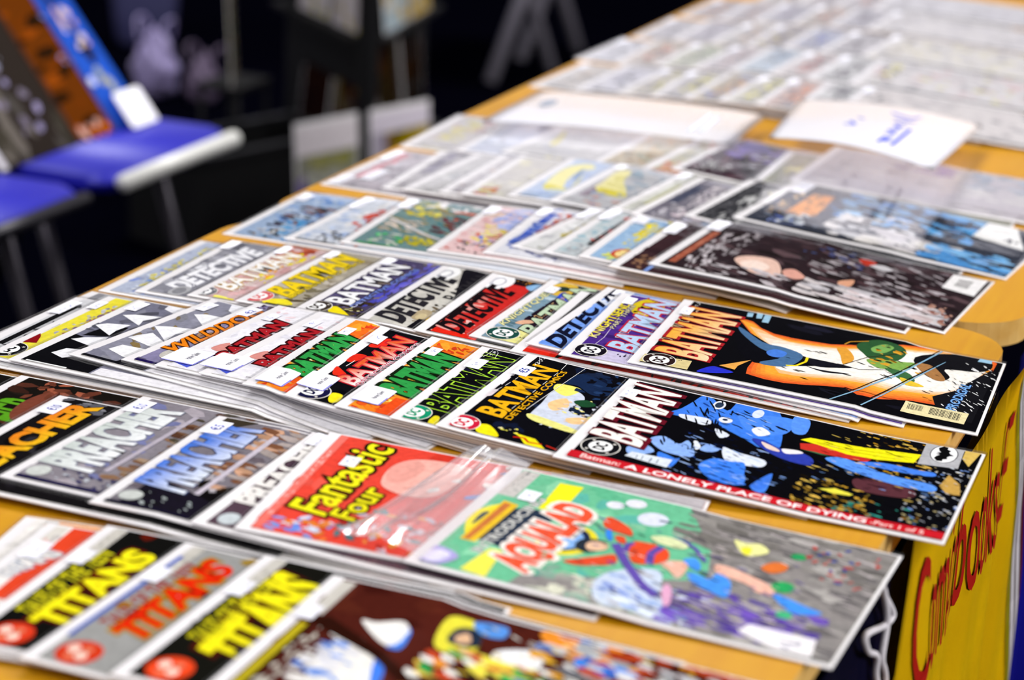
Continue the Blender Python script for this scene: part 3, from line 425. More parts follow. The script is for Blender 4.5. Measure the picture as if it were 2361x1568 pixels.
('C13','C',-0.4778,1.302,2.0,'black bagged comic with big blue shapes,white lettering and red side strip','08080c',[('s','3f7fe8',[118.3,37.1,132.1,42.3,150.5,46.3,165.4,48.8,169.5,54.5,148.4,72.9,174.1,76.2,170.9,90.6,169.6,107.8,103.7,123.9,90.8,114.9,100.2,100.5,109.7,85.8,118.9,66.8,117.7,50.6]),('s','4f8cf0',[145.2,81.3,152.2,91.4,159.9,119.6,134.7,122.9,121.1,114.6,117.9,97.5]),('s','5b95f2',[165.2,119.3,164.8,131.2,136.7,134.1,135.7,124.5]),('n',['0a1020','0a1020','1c3f90'],12,52,168,120,46,5,3,0.5),('p','08080c',[97.5,67.9,101.5,88,92.3,106.5,83.2,124.8,68.9,120.4,70.1,101.1,80.1,88.1,81.4,72.4,78.3,53.8]),('s','dfe6f4',[121.1,44.6,123.8,53.9,124.8,64.4,118.3,69.5,110.8,65.8,112.3,57.1,115.3,47.1]),('e','e6eaf2',155.8,65,9,4.5),('e','283850',155.8,65,6,3),('e','e6eaf2',129.5,76.8,6,5),('e','1a2540',129.9,76.3,2,2),('e','d8e2f2',155.5,94.5,9,4),('s','dfe6f4',[109.3,74.4,103.1,86.7,93.8,81.9]),('s','e8ecf4',[122.8,97.9,131.2,103.1,122.2,111.9,113,105.3]),('s','8fb4f4',[38.6,30.3,52.6,37.2,42.3,49.2,28.1,36.8]),('s','8fb4f4',[62.7,39.8,73.7,47.1,65.8,59.9,75.9,64.3,54.8,74.7,46.7,71,47.4,53.3]),('s','8fb4f4',[64.7,75.5,78.2,78.1,72.8,87.6,64.3,83.6]),('s','e4eaf4',[75.7,67.5,78.5,70,69,75.1,62.8,72.8]),('s','dfe6f4',[78.2,88.6,75,99.8,71.3,120.6,58.3,121.5,54.3,108.4,55.5,96.3]),('s','3f82f0',[44.1,51.9,39.4,65.2,41.1,67.9,22.1,66.3,29,56.4]),('s','3f82f0',[37.3,82.4,55,88.5,55.8,100.2,57.6,109.9,28.2,116,21.6,119.3,15.9,107,21.6,92.3]),('s','4a88ee',[20.1,123.5,45.2,128.7,49.2,131.6,16,133.8]),('s','4a88ee',[36.6,110,37.4,114.9,27.1,117.6,22.2,113.8]),('s','3f78e0',[20.8,122.6,42.8,127.2,50.3,131.3,22.3,132.3]),('n',['08080c','0c1230','a8c4f4'],14,60,150,118,110,4,7,0.35),('n',['08080c'],60,48,168,80,40,5,9,1.2),('n',['0c1430','8cb0f0'],12,60,90,140,70,3.5,5,0.2),('p','dce4ec',[23.5,33.5,33.2,36,35.4,64.4,19.9,64.6]),('l','788090',0.7,[29.9,41,23.3,41.5]),('l','788090',0.7,[30.2,44.9,22.8,45.6]),('l','788090',1.2,[30.1,51.3,22.2,51.3]),('l','788090',0.7,[30.8,55.8,22.2,56.5]),('n',['d8a82c','c89420','3a2a10','efc860'],75,175,168,228,110,4.5,2.6,0.3),('n',['c89a30','e0b850','201808','8a6a20'],14,150,62,200,90,4.5,2.4,0.3),('s','5a3038',[74.1,182.9,80.1,201.9,73.4,224.1,59.3,224.2,54.3,202.8,57.7,188]),('n',['2e8a80','3aa090','10161a','b08030'],12,180,40,236,46,4,2.6,0.3),('n',['7898d8','dfe4ee','10141c','c0b080'],14,222,130,257,120,3.2,2,0.4),('s','2f3fa8',[104.1,102.9,106.8,111,98.7,124.5,99.5,139.3,92.5,149.6,80.2,150.7,79,135.4,87.1,118.6]),('s','e8d0c4',[103.6,110.1,96.6,123.3,91.6,125.4,93.3,116.2]),('s','ece8ec',[98.6,126.3,101.7,137,98.3,141.3,91.2,130.8]),('p','f2ea18',[123.1,133.7,130.7,139.1,134.1,164.9,137.8,190.5,142.7,217,124.2,214.7,117,190.3,115.9,168.8,120.8,145.8]),('l','4a4408',0.5,[124.9,142.2,128.8,174.8,133.4,212.2]),('l','4a4408',0.5,[123.6,146,123,176,124.9,201.7]),('p','c83228',[116,135,121.4,144.8,115.9,168.8,116.4,186.9,108.5,184.2,106.5,155.2,106.1,137.7]),('p','3a6a48',[105.4,137.9,106.8,148.1,105.3,158.9,103.9,153.1]),('s','5c98f4',[98.8,156.9,107.6,167.1,103.6,180.1,93.2,203.5,90,234.4,77.6,235.8,76.9,217.6,79,202.1,88,174.8]),('s','4a86ee',[104.3,178.2,113.1,195.4,112.3,219.5,112.7,231.3,105.1,230.9,101.7,206.2]),('p','e8e04a',[43.7,164.2,50.1,174.5,46.3,188.7,42.1,186.3,40.9,174.9]),('p','c8a050',[91.1,238.4,114.6,241.1,100.6,251,80.9,254.2,78.4,245.6]),('p','d8b860',[171.4,244.2,171.1,255.1,136.6,251.1,149.5,244.7]),('n',['10100c','0a0a10','e8c860'],20,150,168,226,120,3.2,7,0.25),('n',['101440','88b4f8','0a0a10'],60,150,110,250,50,2.6,9,0.2),('n',['0a0a0c','c8ccd8'],14,215,168,257,90,2.6,4,0.4),('p','b4b4b8',[171.2,216.2,171.1,243.6,128.7,244.9,123.7,217.4]),('y',151.7,231.4,17,9),('p','c81e2a',[0,-1,12,-1,12,257,0,257]),('t','Batman:',[2.5,8,0,28,7.0,0],'f6dcd8',None,0,0.015,None),('t','A LONELY PLACE OF DYING',[2.0,40,0,165,7.5,0],'ffffff',None,0,0.02,None),('t','-Part 1 of 5',[2.5,208,0,35,6.5,0],'f6dcd8',None,0,0.01,None),('b',28.3,14.7,16,'101014','ffffff'),('t','BATMAN',[43.3,37.3,112.1,-2.6,4.9,-36.1],'f4efe8','6a1424',0.07,0.03,None),('st',128,-4,20,11,None,'2a3aa0')]),
('D1','D',-0.963,1.5005,0.87,'pale blue bagged comic with small yellow marks at the left table edge','b4bcd0',[('n',['c4ccdc','98a4c4','a8b0c8','8094d0'],0,0,168,40,40,14,2,None),('n',['dcd068','c8bc50','e0d880'],24,9,150,20,60,6,2,0.0),('n',['7aa0e0','e8ecf4'],0,14,40,34,16,8,2,None)]),
('D2','D',-0.9321,1.5083,1.82,'grey bagged comic with blurred white lettering,second from the left table edge','8c8c96',[('n',['9a9aa4','787882','a8a8b0','6a6a74'],0,0,168,50,40,18,2,None),('n',['f0f0f4','dcdce2'],20,4,110,28,22,10,2.4,None),('t','DETECTIVE',[14.4,27.4,130.1,7.8,8.1,-20.8],'f2f2f6','9c9ca8',0.05,0.05,None),('e','b0b0b4',12,24,14,8),('e','88888e',12,24,9,5),('st',140,-6,26,10,None,'2a3aa0')]),
('D3','D',-0.8857,1.5141,-0.51,'pink bagged comic with white and yellow lettering and an orange corner','d0b4b4',[('n',['d8c4c4','c89c9c','d8b0b0'],0,0,110,40,40,16,2,None),('n',['c05838','d07050','a84830'],120,-2,168,26,30,13,2,None),('n',['f0dc30','f0a020','ecd840'],55,8,150,34,30,8,2.6,0.0),('p','f0d81c',[50,36,150,36,150,41,50,41]),('t','BATMAN',[24,16.9,117.8,3.4,4,-21.9],'f8f6f4','c8a050',0.05,0.03,None),('t','DETECTIVE COMICS',[22.4,23.6,117.3,0.2,-0.1,-4.9],'f2ece0',None,0,0.0,None),('b',9.3,-1.7,14,'74747c','ffffff'),('p','e8d818',[0,14,3,14,3,32,0,32]),('s','f0ea70',[5.4,12.7,4.8,23.6,-2.2,26.5,-2.1,15]),('st',138,-6,22,9,None,'2a3aa0')]),
('D4','D',-0.84,1.5141,-1.01,'beige grey bagged comic with yellow lettering and a pink round badge','a8a090',[('n',['b8b0a0','988c78','c0b8ac'],0,0,168,60,40,18,2,None),('n',['60543c','4c4028','787058'],0,18,60,60,30,12,2,None),('n',['706880'],10,2,40,12,6,9,2,None),('t','BATMAN',[25.2,25.5,125.4,-2.2,8.3,-28],'f4d41c','a89830',0.06,0.03,None),('t','DETECTIVE COMICS',[25.5,28.2,124.7,4,1.1,-5.1],'ecd01c','706430',0.05,0.01,None),('s','f0e030',[8.4,10.9,18.2,24.1,7.1,37.5,-1.5,17.5]),('p','14140e',[0,16,3,16,3,50,0,50]),('b',14.2,1.9,15,'d86468','ffffff'),('st',140,-6,20,9,None,'2a3aa0')]),
('D5','D',-0.7849,1.512,-0.37,'purple bagged comic with white lettering above a blue violet band','4a4264',[('n',['5a5080','3c3458','6a6088','7c7068'],0,0,168,40,44,15,2.4,None),('n',['5c5cd0','5050c0','6e66c8'],30,32,168,50,50,10,3,0.0),('n',['3c3024','5c5038','2c241c'],0,10,40,60,26,11,2,None),('t','BATMAN',[26.1,26.2,121.4,-2.8,0.3,-22.5],'f4f4f6','38304c',0.06,0.03,None),('t','DETECTIVE COMICS',[21.9,32.6,122.6,1.7,1.1,-4.9],'eeeef4','30386c',0.05,0.01,'8098e8'),('s','f0dc18',[10.7,15.7,16.5,19.8,3.6,35.3,-4.1,39.2,-3.6,23]),('n',['ece8a8'],11,28,20,42,8,3,2,None),('b',9.1,4.4,15,'3a3028','ffffff'),('st',142,-4,20,9,None,'2a3aa0')]),
('D6','D',-0.726,1.505,0.29,'light grey bagged comic with condensed black lettering and a yellow disc','c9c6be',[('n',['d4d0c8','bcb8b0'],0,0,168,30,20,20,2,None),('e','f4f4f4',146,3,22,12),('e','b4b4bc',146,3,12,7),('e','f4f4f4',147,4,8,4),('p','15131a',[160,14,168,14,168,60,60,60,66,44]),('n',['6a5c48','8c8068','3a342c'],14,28,70,46,34,6,2,None),('e','b0a080',34,32,14,7),('e','c8b890',30,33,8,4),('p','121016',[0,34,24,34,24,60,0,60]),('e','f2c818',28,46,10,7),('t','DETECTIVE',[6.1,26.4,126,-6.6,7.6,-27],'26242a',None,0,0.05,None),('t','BATMAN',[84,42,82,0,0,-14],'2a282c',None,0,0.01,None)]),
('D7','D',-0.6744,1.503,1.58,'red bagged comic with condensed black lettering and a white oval','1c1014',[('n',['2c1620','120a0c'],0,30,168,60,20,16,2.4,None),('p','cc2c28',[0,4,132,2,150,10,150,34,60,40,0,44]),('n',['e08078','e8a8a0','d85048'],2,4,110,16,30,12,3,0.1),('n',['f0c0b8','d84038'],6,18,40,38,12,10,2.5,None),('e','f6f6f8',150,4,22,13),('e','c4c4cc',149,4,13,7),('e','f6f6f8',149,5,9,4),('s','8cb8e0',[150.7,28.9,163.3,36.3,156,41,142.4,37]),('n',['a06828','c88830'],150,12,166,30,12,3,3,0.0),('n',['f2d020','f2d020','e8c010'],14,38,104,46,44,4,2.2,0.0),('e','f2c818',8,46,10,7),('p','e02818',[0,4,9,4,9,42,0,42]),('p','101014',[0,42,8,42,8,75,0,75]),('t','DETECTIVE',[7.7,27,121.3,-0.2,10.3,-23.6],'160c10',None,0,0.035,None)]),
('D8','D',-0.6306,1.5124,-0.69,'dark bagged comic with pale green letters and a dark green round badge','241424',[('n',['3a1c3a','1a101c','4a2848'],0,10,168,60,36,14,2.4,None),('p','7c98a8',[0,0,168,0,150,14,60,12,30,20,0,14]),('n',['b8ccd8','5a7a88','88a8c0'],10,0,160,12,24,10,3,0.1),('p','e4e090',[0,8,30,10,30,44,0,44]),('e','d8b440',150,10,20,11),('e','2a3a30',150,10,7,6),('s','2a50d0',[121.8,14.6,142.3,13.4,132,27.5,115.2,24.2]),('s','e0b090',[44.6,10.1,55.4,13.3,58.5,23.7,45.4,17.5]),('t','KNIGHTQUEST',[32.1,6.7,112.4,0.3,5,-7.4],'e8e4a8','26404a',0.04,0.02,None),('t','DETECTIVE COMICS',[60.8,23.7,77.4,0.3,8.3,-7.8],'d0a878',None,0,0.0,None),('t','BATMAN',[24.8,38,140.2,-3.9,8.9,-19.4],'c0d4b4','1c141c',0.04,0.03,None),('n',['38301c'],10,26,20,42,10,2.4,2,0.0),('b',15.7,11.9,15.5,'1c4a42','ffffff'),('st',132,-1,18,9,None,'2a3aa0')]),
('D8b','D',-0.5879,1.4929,2.0,'red and black bagged comic sticking out under the glowing black one','d82818',[('n',['d82818','c82010','14100c'],0,20,14,256,60,12,5,1.57),('p','14100c',[20,0,168,0,168,256,20,256])]),
('D9','D',-0.5815,1.5109,-1.58,'sky blue bagged comic with navy lettering,half covered by the purple one','7aa4f0',[('n',['8ab0f4','6c98e8'],0,0,168,40,20,18,2.4,None),('n',['f0f2f8','dce4f4'],120,-2,168,22,20,11,2,None),('e','f4f4f8',152,4,16,9),('t','DETECTIVE',[1.2,18.5,174.3,-16.1,9.6,-16.5],'10142c',None,0,0.05,None),('st',150,2,14,8,None,'2a3aa0')]),
('D10','D',-0.5489,1.4966,3.14,'violet bagged comic with pale lettering and a yellow oval emblem','4c2c88',[('n',['5a3698','3c2070'],0,0,168,70,30,18,2.4,None),('p','c8c0dc',[0,14,24,16,24,60,0,60]),('e','d8c020',142,21,24,13),('e','14100c',136,21,8,6),('n',['14100c','d8c020'],120,14,168,34,26,6,1.6,None),('n',['b8c8dc','0c0c12'],130,34,160,48,14,6,2,None),('l','c8b8d8',0.7,[31.5,9.6,50.4,11,73.9,9.5]),('t','KNIGHTSEND',[46.5,5.9,96.9,0.8,1.2,-7.6],'f0e8c0','2c1858',0.05,0.02,'f4e020'),('t','PART THREE',[74.1,12.2,66.4,-1.3,1.9,-4.3],'e8e0b0','2c1858',0.05,0.0,None),('t','DETECTIVE COMICS',[55.7,25.4,69.3,-0.6,-0.1,-7.2],'e0d4dc',None,0,0.0,None),('t','BATMAN',[28.6,42.7,135,-3,5.1,-23],'b8d0ec','c02840',0.05,0.03,None),('n',['28183c'],13,32,22,48,8,2.4,2,0.0),('b',16.1,10.7,15,'14101c','ffffff'),('st',140,-1,18,9,None,'2a3aa0')]),
('D11','D',-0.4962,1.5053,3.5,'black bagged comic with a white and orange glow and barcode,shown whole','0a0a0e',[('n',['15151f','1c1c2a','08080c'],10,60,168,240,26,20,3,0.1),('g',[('e2602a',[148,41.5,144.3,55.1,123.9,71.2,120.8,96.1,124.7,127.1,157.3,175.9,178.3,207,176.1,252.1,133.9,250.4,52.7,245.9,40.9,221.4,39.5,201.9,33.8,191.3,18.5,167.4,31.8,154,28.1,141.7,17.8,119.4,12.8,101.7,16,86.8,19.2,76.6,84,77.7]),('f4a838',[140.6,47.6,135.5,58.9,112.8,76.5,112.4,99.6,117.4,128.5,150.2,177,169.1,205.9,166.6,248.1,126.8,246.2,61.6,231.5,54.4,199.5,44,174.5,44.7,154.2,40.7,134.9,29.1,110.3,28.9,90,76.8,84.5]),('f4f0e8',[98.2,81.5,105.2,104.7,111.2,129.7,139.2,171.8,154.9,201,154,242.7,116.7,240.7,75.4,223,66.3,194.2,62.2,164.5,56.2,142,44.4,117.2,44.3,96.8,76.8,93.2])]),('s','0a0a10',[118.9,48.4,114.3,60.2,89.9,86.9,83.8,109.1,73.8,128.3,60,114,50.1,92.1,48.3,75.4,72.3,59.3]),('s','4a6f98',[122.7,48.5,120,53.8,97.3,74.7,94.3,93.6,83.2,109.9,54.1,105,46.2,89.6,50.5,82.4,69.8,94.7,82.4,75.2,107.6,55.3]),('s','4a7fd8',[77.4,81.9,86.8,87.5,82.8,97.1,69.8,94.7,68.8,86.3]),('s','16161e',[80.2,110.5,81.8,126.8,79.8,149.4,71.9,139,65.9,123.1]),('s','1a1a22',[63.9,113.2,60,127.7,64.1,150.7,56.1,131.8]),('l','f0dc20',2.2,[82.2,113.6,71.4,114.4,58,109.3,54.4,102.2]),('s','2e5a34',[132,143.3,145.7,146.1,158.5,158,153.6,175.8,139,182.4,113.2,176.2,108.1,159.8,118.4,151]),('s','7cae5c',[135.1,155,149.9,163,146,171.4,128.8,166.6,125.7,158.4]),('s','7fa850',[105.6,156.1,115.1,175.9,124.8,191.7,105.2,188,89.9,169.8]),('s','3c6a40',[93.9,172.6,99.2,188.9,84.2,198.1,75.9,192.7,85.5,180.9]),('n',['d8a030','c08820','1c140a'],98,160,150,215,46,6,2,0.3),('s','e0a03a',[118.5,130.1,120.5,138.4,99.9,147.4,82.8,142,101.6,136.1]),('s','e2c038',[84.1,186.3,80.4,198.7,75.2,206.3,70.1,193.6]),('l','c89030',1.5,[130.6,134.1,139.4,136.7,149.8,150.3]),('s','141418',[138.1,189.6,166.8,216.8,166.7,244.6,146.4,248.8,133.2,238.6,125.8,215.7,109.2,221.5,97.3,216.4,104.5,201.8]),('s','a87848',[121.8,192.2,127.1,205.2,101.2,219.2,97.2,209.7]),('p','141418',[58.1,215.5,79.1,229.1,105.7,237.1,147.4,250.4,104.2,252.4,15.4,250.8,28.7,223.2]),('n',['dcdcdc','101014','e8e8e8'],20,232,150,257,60,4,4,0.9),('l','88b4d0',1.6,[176.2,207.3,84.4,182.8,35.3,164.3,-2.6,147.3]),('l','10141a',1,[174.5,205.1,85.5,180.9,35.8,161.9,-1.2,144.8]),('l','88b4d0',1.2,[143.3,213.2,83,194.9,2.4,170.3]),('l','10141a',1.2,[151.9,215.4,83.8,193.1,3.4,168.5]),('l','3a2a18',0.7,[79.8,140.9,110.2,156,132.5,176.4]),('l','2a2a30',0.7,[81.8,137.1,77.9,154.9,90,175]),('l','0a0a0a',0.6,[29.6,157.1,37,228.5]),('n',['0a0a0e'],30,100,150,225,46,3.4,7,0.25),('n',['101014','f0f0f0'],18,225,150,257,60,2.4,6,0.9),('t','PRODIGAL',[34.2,235.7,64.4,4.1,2.8,-7.2],'7cb0e8','14285a',0.05,0.02,None),('p','e8dcac',[35.5,198.8,34.7,246.5,10.1,245.9,11.1,198.4]),('x',[31.6,201.3,32.4,213.1,20.4,213.6,19.2,201.9],14),('x',[32.6,218.1,30.9,242,15.1,241.9,17.5,218.1],24),('p','9cc4dc',[162,47.2,163.5,52,152.9,53,151.6,48.6]),('p','9cc4dc',[165.1,54.4,165.2,59.5,153.1,60.8,151.9,56.5]),('p','9cc4dc',[164.6,61.1,164.9,66.6,145.1,68.2,144.8,62.7]),('p','9cc4dc',[168.9,237.8,170,247.4,158.9,247.8,158.5,236.7]),('s','2a34c8',[1.1,44.3,17.8,51,19.2,57.6,14.4,70.1,5.2,57.6]),('p','e8a850',[24,56.4,49.6,75.8,30.9,69.6,20.9,69.4]),('n',['e8e8e8'],148,4,165,7,14,1.6,2.0,1.57),('p','d8c890',[18.2,-8.1,21.4,35.6,0.7,37.1,-1.5,-3]),('n',['3a3020'],15,16,24,28,9,2.2,2,0.0),('t','DETECTIVE COMICS',[55.9,11.1,90,-1,1.8,-10.4],'d8b890',None,0,0.0,None),('t','BATMAN',[27.5,44.2,119.5,-0.3,3.5,-39.8],'f4d8b0','a82028',0.05,0.03,'f2b040'),('b',10.8,12.5,15,'2c1c1c','ffffff'),('st',128,-3,20,9,None,'2a3aa0')]),
('E1','E',-0.9598,1.7043,1.33,'light blue bagged comic at the left end of the row past the table gap','9cb0cc',[('n',['88a4d0','a8b8d0','b8c4d4','6c94d0'],60,0,168,60,60,14,2,None),('n',['3c4454','54485c','2c3444','7c5448'],40,14,120,50,40,11,2,0.3),('n',['3c8cc8','5aa4d8','dce4ec','80b0d8'],0,24,70,64,50,11,2,None),('n',['8a8484','484848','c8c8c8'],4,10,34,40,24,7,2,None),('st',132,-4,26,12,None,'2a3aa0')]),
('E2','E',-0.8999,1.7121,0.2,'pale bagged comic with a line of red letters,second past the table gap','cfd4de',[('n',['b8c4dc','a8bce0','dce0e8','c8d0e0'],0,0,120,40,40,14,2,None),('n',['d05038','c84430','b83c30'],46,24,150,44,26,12,1.3,0.0),('n',['f0ece8','e8e4e0'],40,18,160,24,14,8,3,0.0),('n',['38383c','808088','50504c'],0,16,40,44,30,6,2,None),('n',['c86850','e0b0a0'],0,44,30,60,8,7,2,None),('p','2c2c30',[0,0,2,0,2,40,0,40]),('st',120,-6,42,11,None,'2a3aa0')]),
('E3','E',-0.8478,1.7206,3.47,'teal bagged comic with yellow and maroon patches and a white price sticker','6c8a8c',[('n',['5c8488','7c9490','88845c','a08c5c','488088'],30,0,168,80,80,12,2.6,0.5),('n',['c8bc40','d8cc50'],110,10,168,40,22,12,2,None),('n',['e0dcdc','ece8e8'],140,20,168,70,16,11,2.4,None),('n',['5c2830','742c34','3c2028'],60,50,120,80,22,12,2.4,0.5),('n',['c85838','d86848'],110,52,140,74,8,9,1.6,None),('n',['48a468','58b878','bcc4b8'],0,8,40,44,30,9,2,None),('n',['c8bc30','b0a828'],14,40,50,70,16,10,2,None),('n',['e0d0c0','c8b8a8'],50,6,90,40,22,8,2.6,0.6),('l','d8d4d4',4,[91.4,2.3,50.9,52.8,35.1,84.3]),('p','208a48',[0,8,3,8,3,36,0,36]),('st',128,-6,34,12,None,'2a3aa0')]),
('E4','E',-0.7653,1.7296,3.32,'pale pink bagged comic with yellow and lavender patches','e4c4c4',[('n',['e8d0d0','dcb0b0','ecd8d0'],0,0,168,60,40,14,2,None),('n',['ecdc70','f0e8a0','e8d058'],30,12,110,44,36,11,2.4,0.6),('n',['a8b4e4','98a8e0','b8c0e8'],90,10,168,60,40,15,2.4,None),('n',['d87868','c86060','7080d0'],10,4,80,50,24,9,2.4,None),('n',['e8c8b0'],130,-2,168,16,8,12,2,None),('n',['707078','404044'],4,8,40,36,16,5,2,None),('st',134,-6,28,12,None,'2a3aa0')]),
('E5','E',-0.7163,1.7414,3.34,'white bagged comic with a blue line and red marks under its sticker','dcdce4',[('p','3858b8',[30,4,150,4,150,13,30,13]),('n',['3858b0','4868c0','5c78c8'],20,2,110,20,26,9,3,0.0),('n',['c85838','d06848','a83c30'],70,14,168,34,24,9,2.4,0.0),('n',['a8b4d8','8898d0'],90,4,168,34,20,9,2,None),('n',['404c90','d0d0d8'],0,20,40,60,16,9,2,None),('st',136,-6,28,11,None,'2a3aa0')]),
('E6','E',-0.699,1.7663,-6.5,'white bagged comic with a narrow line of yellow marks','d8d8d8',[('n',['c8c8cc','e4e4e4'],0,0,168,40,20,16,2,None),('n',['d8c020','c8b418','b8a820'],50,11,140,18,44,6,2,0.0),('n',['a8a8b0','888890','b8b8c0'],30,20,150,34,34,8,2.2,None),('n',['c0c0b8','909090'],0,10,30,40,12,7,2,None),('st',118,-8,46,12,None,'2a3aa0')]),
('E7','E',-0.6665,1.7595,-1.27,'white bagged comic with red blocks on a black bar','c4ccd0',[('n',['a0c0cc','b8c8cc','d8dcdc'],0,0,140,40,34,12,2,None),('p','1c1a1c',[40,16,150,16,150,30,40,30]),('n',['c02820','d83c24','e04c2c'],46,15,152,31,22,10,1.4,0.0),('n',['d8d8d8','b0b4b8'],0,8,44,40,24,9,2,None),('st',126,-7,40,12,None,'2a3aa0')]),
('E8','E',-0.6318,1.7605,0.76,'light blue bagged comic with yellow marks and a red oval badge','98b8d8',[('n',['a8c4e0','88a8cc','b0cce8'],20,0,168,60,36,14,2,None),('n',['e0cc20','d8c41c','ecdc40'],44,12,140,24,46,7,2,0.0),('n',['e4d428','d0bc18','f0e460'],50,28,168,44,46,10,2,0.0),('n',['c8dc80','d8dc68'],0,10,40,44,22,11,2,None),('e','c84c30',24,22,15,9),('e','f0d890',24,22,11,5.5),('n',['c84c30'],12,18,36,26,7,3,1.6,None),('st',124,-3,32,13,None,'2a3aa0')]),
('E9','E',-0.5974,1.7421,-2.0,'dark brown bagged comic with a white price sticker,mostly covered','3a2428',[('n',['482c30','301c20','241418'],0,0,168,40,30,14,2,None),('n',['8c6850','a07858'],6,6,46,24,16,7,2,None),('n',['c8c4c4','b0acac','d8d4d4'],50,20,140,30,40,5,2.4,0.0),('p','7898d8',[0,22,20,22,20,26,0,26]),('st',124,-7,36,13,None,'2a3aa0')]),
('E10','E',-0.5676,1.7639,-3.2,'large dark grey brown comic with a pale burst and barcode,shown whole','2c2024',[('n',['3c2c30','201818','483438','584448'],0,10,168,257,110,22,2.6,0.2),('p','a85c44',[12,3,128,3,128,10,12,10]),('n',['c08068','984c38'],16,4,124,9,30,4,2,0.0),('n',['b8b0b4','c8c0c4','989094'],6,14,138,36,80,8,3.4,1.5),('n',['a8a0a4','8c8488'],60,36,150,46,26,6,2.4,0.0),('s','e4c0b0',[51,51.5,67.5,51.3,78.3,66.4,74.4,83.4,41.8,97.8,26.5,91.8,28.7,73.5]),('s','f2dcd0',[51.3,57.1,65,67.9,53.6,83.4,38.7,80.3,38.4,66]),('s','d8a090',[52.5,96.1,62.6,103,50.6,117.4,37.7,113.5,38.3,103]),('n',['b8b0b4','9c9498','787074','201818'],60,110,150,235,110,11,3,0.3),('n',['4c5c8c','3c4878'],110,90,160,150,14,8,2,0.2),('s','b83828',[139.5,139.6,144.7,147.3,139.9,156.8,126.7,150.4]),('s','c8c4c8',[129.3,153.1,138.7,162.9,131.1,174.2,122.5,167.6]),('s','d8a080',[62.1,144.4,76.3,154.5,56.9,157.2,50.3,150.4]),('n',['b8b4b8','a8a4a8','ccc8cc','d0c8c8'],6,120,52,250,100,16,3.4,0.2),('n',['d8d0d4','e0d8dc','c8b8b8'],10,160,44,240,50,15,3.6,0.2),('n',['5c4c50','c8c0c4'],0,36,40,110,50,10,3,0.2),('n',['8c5c50','b08878'],6,230,60,256,18,8,2,None),('p','eceaea',[115.2,223.5,161.3,222.4,165.4,252.8,111.7,253.6]),('x',[129.1,230.9,153.1,230.2,154.8,243.2,128.2,243.4],14),('st',130,-6,34,14,None,'2a3aa0')]),
('F1','F',-0.9649,1.9116,-1.59,'grey bagged comic with a pink stripe and three white stickers','b8b0b8',[('p','d08088',[40,6,150,6,150,14,40,14]),('n',['c87880','d89098','c8b0b4'],30,5,160,16,26,9,3,0.0),('n',['a8a4ac','c8c4cc','98949c'],0,16,168,60,50,14,2,None),('st',118,-7,44,12,None,'2a3aa0'),('st',2,-4,38,13,None,''),('st',34,14,44,14,None,'')]),
('F2','F',-0.9025,1.9237,4.05,'grey bagged comic with a darker bar right of the pink striped one','b4b0b4',[('p','8c8898',[70,4,168,4,168,16,70,16]),('n',['88848c','a8a4a8','c4c0c4','787480'],0,0,168,40,40,12,2,None)]),
('F3','F',-0.8792,1.9195,-1.89,'plain light grey bagged comic,third in the row of washed out covers','c4c2c4',[('n',['b8b6b8','d0ced0','c8c8c8'],0,0,168,40,30,16,2,None),('n',['8890a0','9098a4'],60,10,100,24,8,6,2,None)]),
('F4','F',-0.84,1.9234,1.48,'mottled lilac grey bagged comic left of the cream one','c0bcc0',[('n',['a8a4b0','c8c4c8','d0b8a8','98909c'],0,0,168,40,50,11,2,None),('n',['d8d4d8'],80,2,150,16,10,11,2,None)]),
('F5','F',-0.8155,1.9182,2.22,'cream bagged comic with a red and yellow mark at its lower edge','ccc8c4',[('n',['d8d4c0','c4c0c0','dcd8b8'],0,0,168,60,40,15,3,0.1),('n',['d05840','c85048','d0c030'],0,4,36,20,14,9,2,0.3)]),
('F6','F',-0.7699,1.9301,0.02,'light blue bagged comic with a curved yellow emblem','b4c4e0',[('n',['a8bce4','c0cce0','b8c8dc'],0,0,168,70,40,16,2,None),('s','ece49c',[48.3,10.2,90.6,3.2,133.7,3.6,153.8,18,139.2,29.5,122.4,20,80.9,21.3,40.3,29.8]),('s','d8cc30',[47.1,8.3,55.3,13.3,47.8,33.9,86.9,30.9,120.5,25.6,69,35.3,37.4,33.2,31.2,19.2]),('s','6c8cb4',[83.3,25.2,116.8,19.7,133.6,20.7,95.4,27.8]),('n',['c8dce8'],0,20,40,60,10,14,2,None),('p','282820',[0,0,2,0,2,20,0,20])]),
('F7','F',-0.724,1.9232,-3.02,'grey bagged comic with a pale yellow curved emblem and plum bar','b8b8bc',[('n',['a0a8b4','c0c0c4','88a0b0'],60,10,168,60,40,14,2,None),('p','7c6c78',[30,6,120,6,120,16,30,16]),('s','e4dc98',[66,9.8,90.8,7.5,142.1,2.9,146.7,15.7,109,22.8,67.9,42.3,57.2,30.2]),('s','d8cc50',[62.6,12.4,69.4,20.3,64.1,43.9,49,44.3,50.4,22.4]),('n',['c89c90','98a8c4'],0,14,60,50,18,9,2,None),('st',146,-5,22,10,None,'2a3aa0')]),
('F8','F',-0.6606,1.9263,-5.0,'narrow strip of a white bagged comic with an olive line','d4d4cc',[('n',['d8d8d4','c4c4bc'],0,0,168,16,14,15,2,None),('p','b8b840',[30,9,120,9,120,13,30,13]),('st',140,-6,26,11,None,'2a3aa0')]),
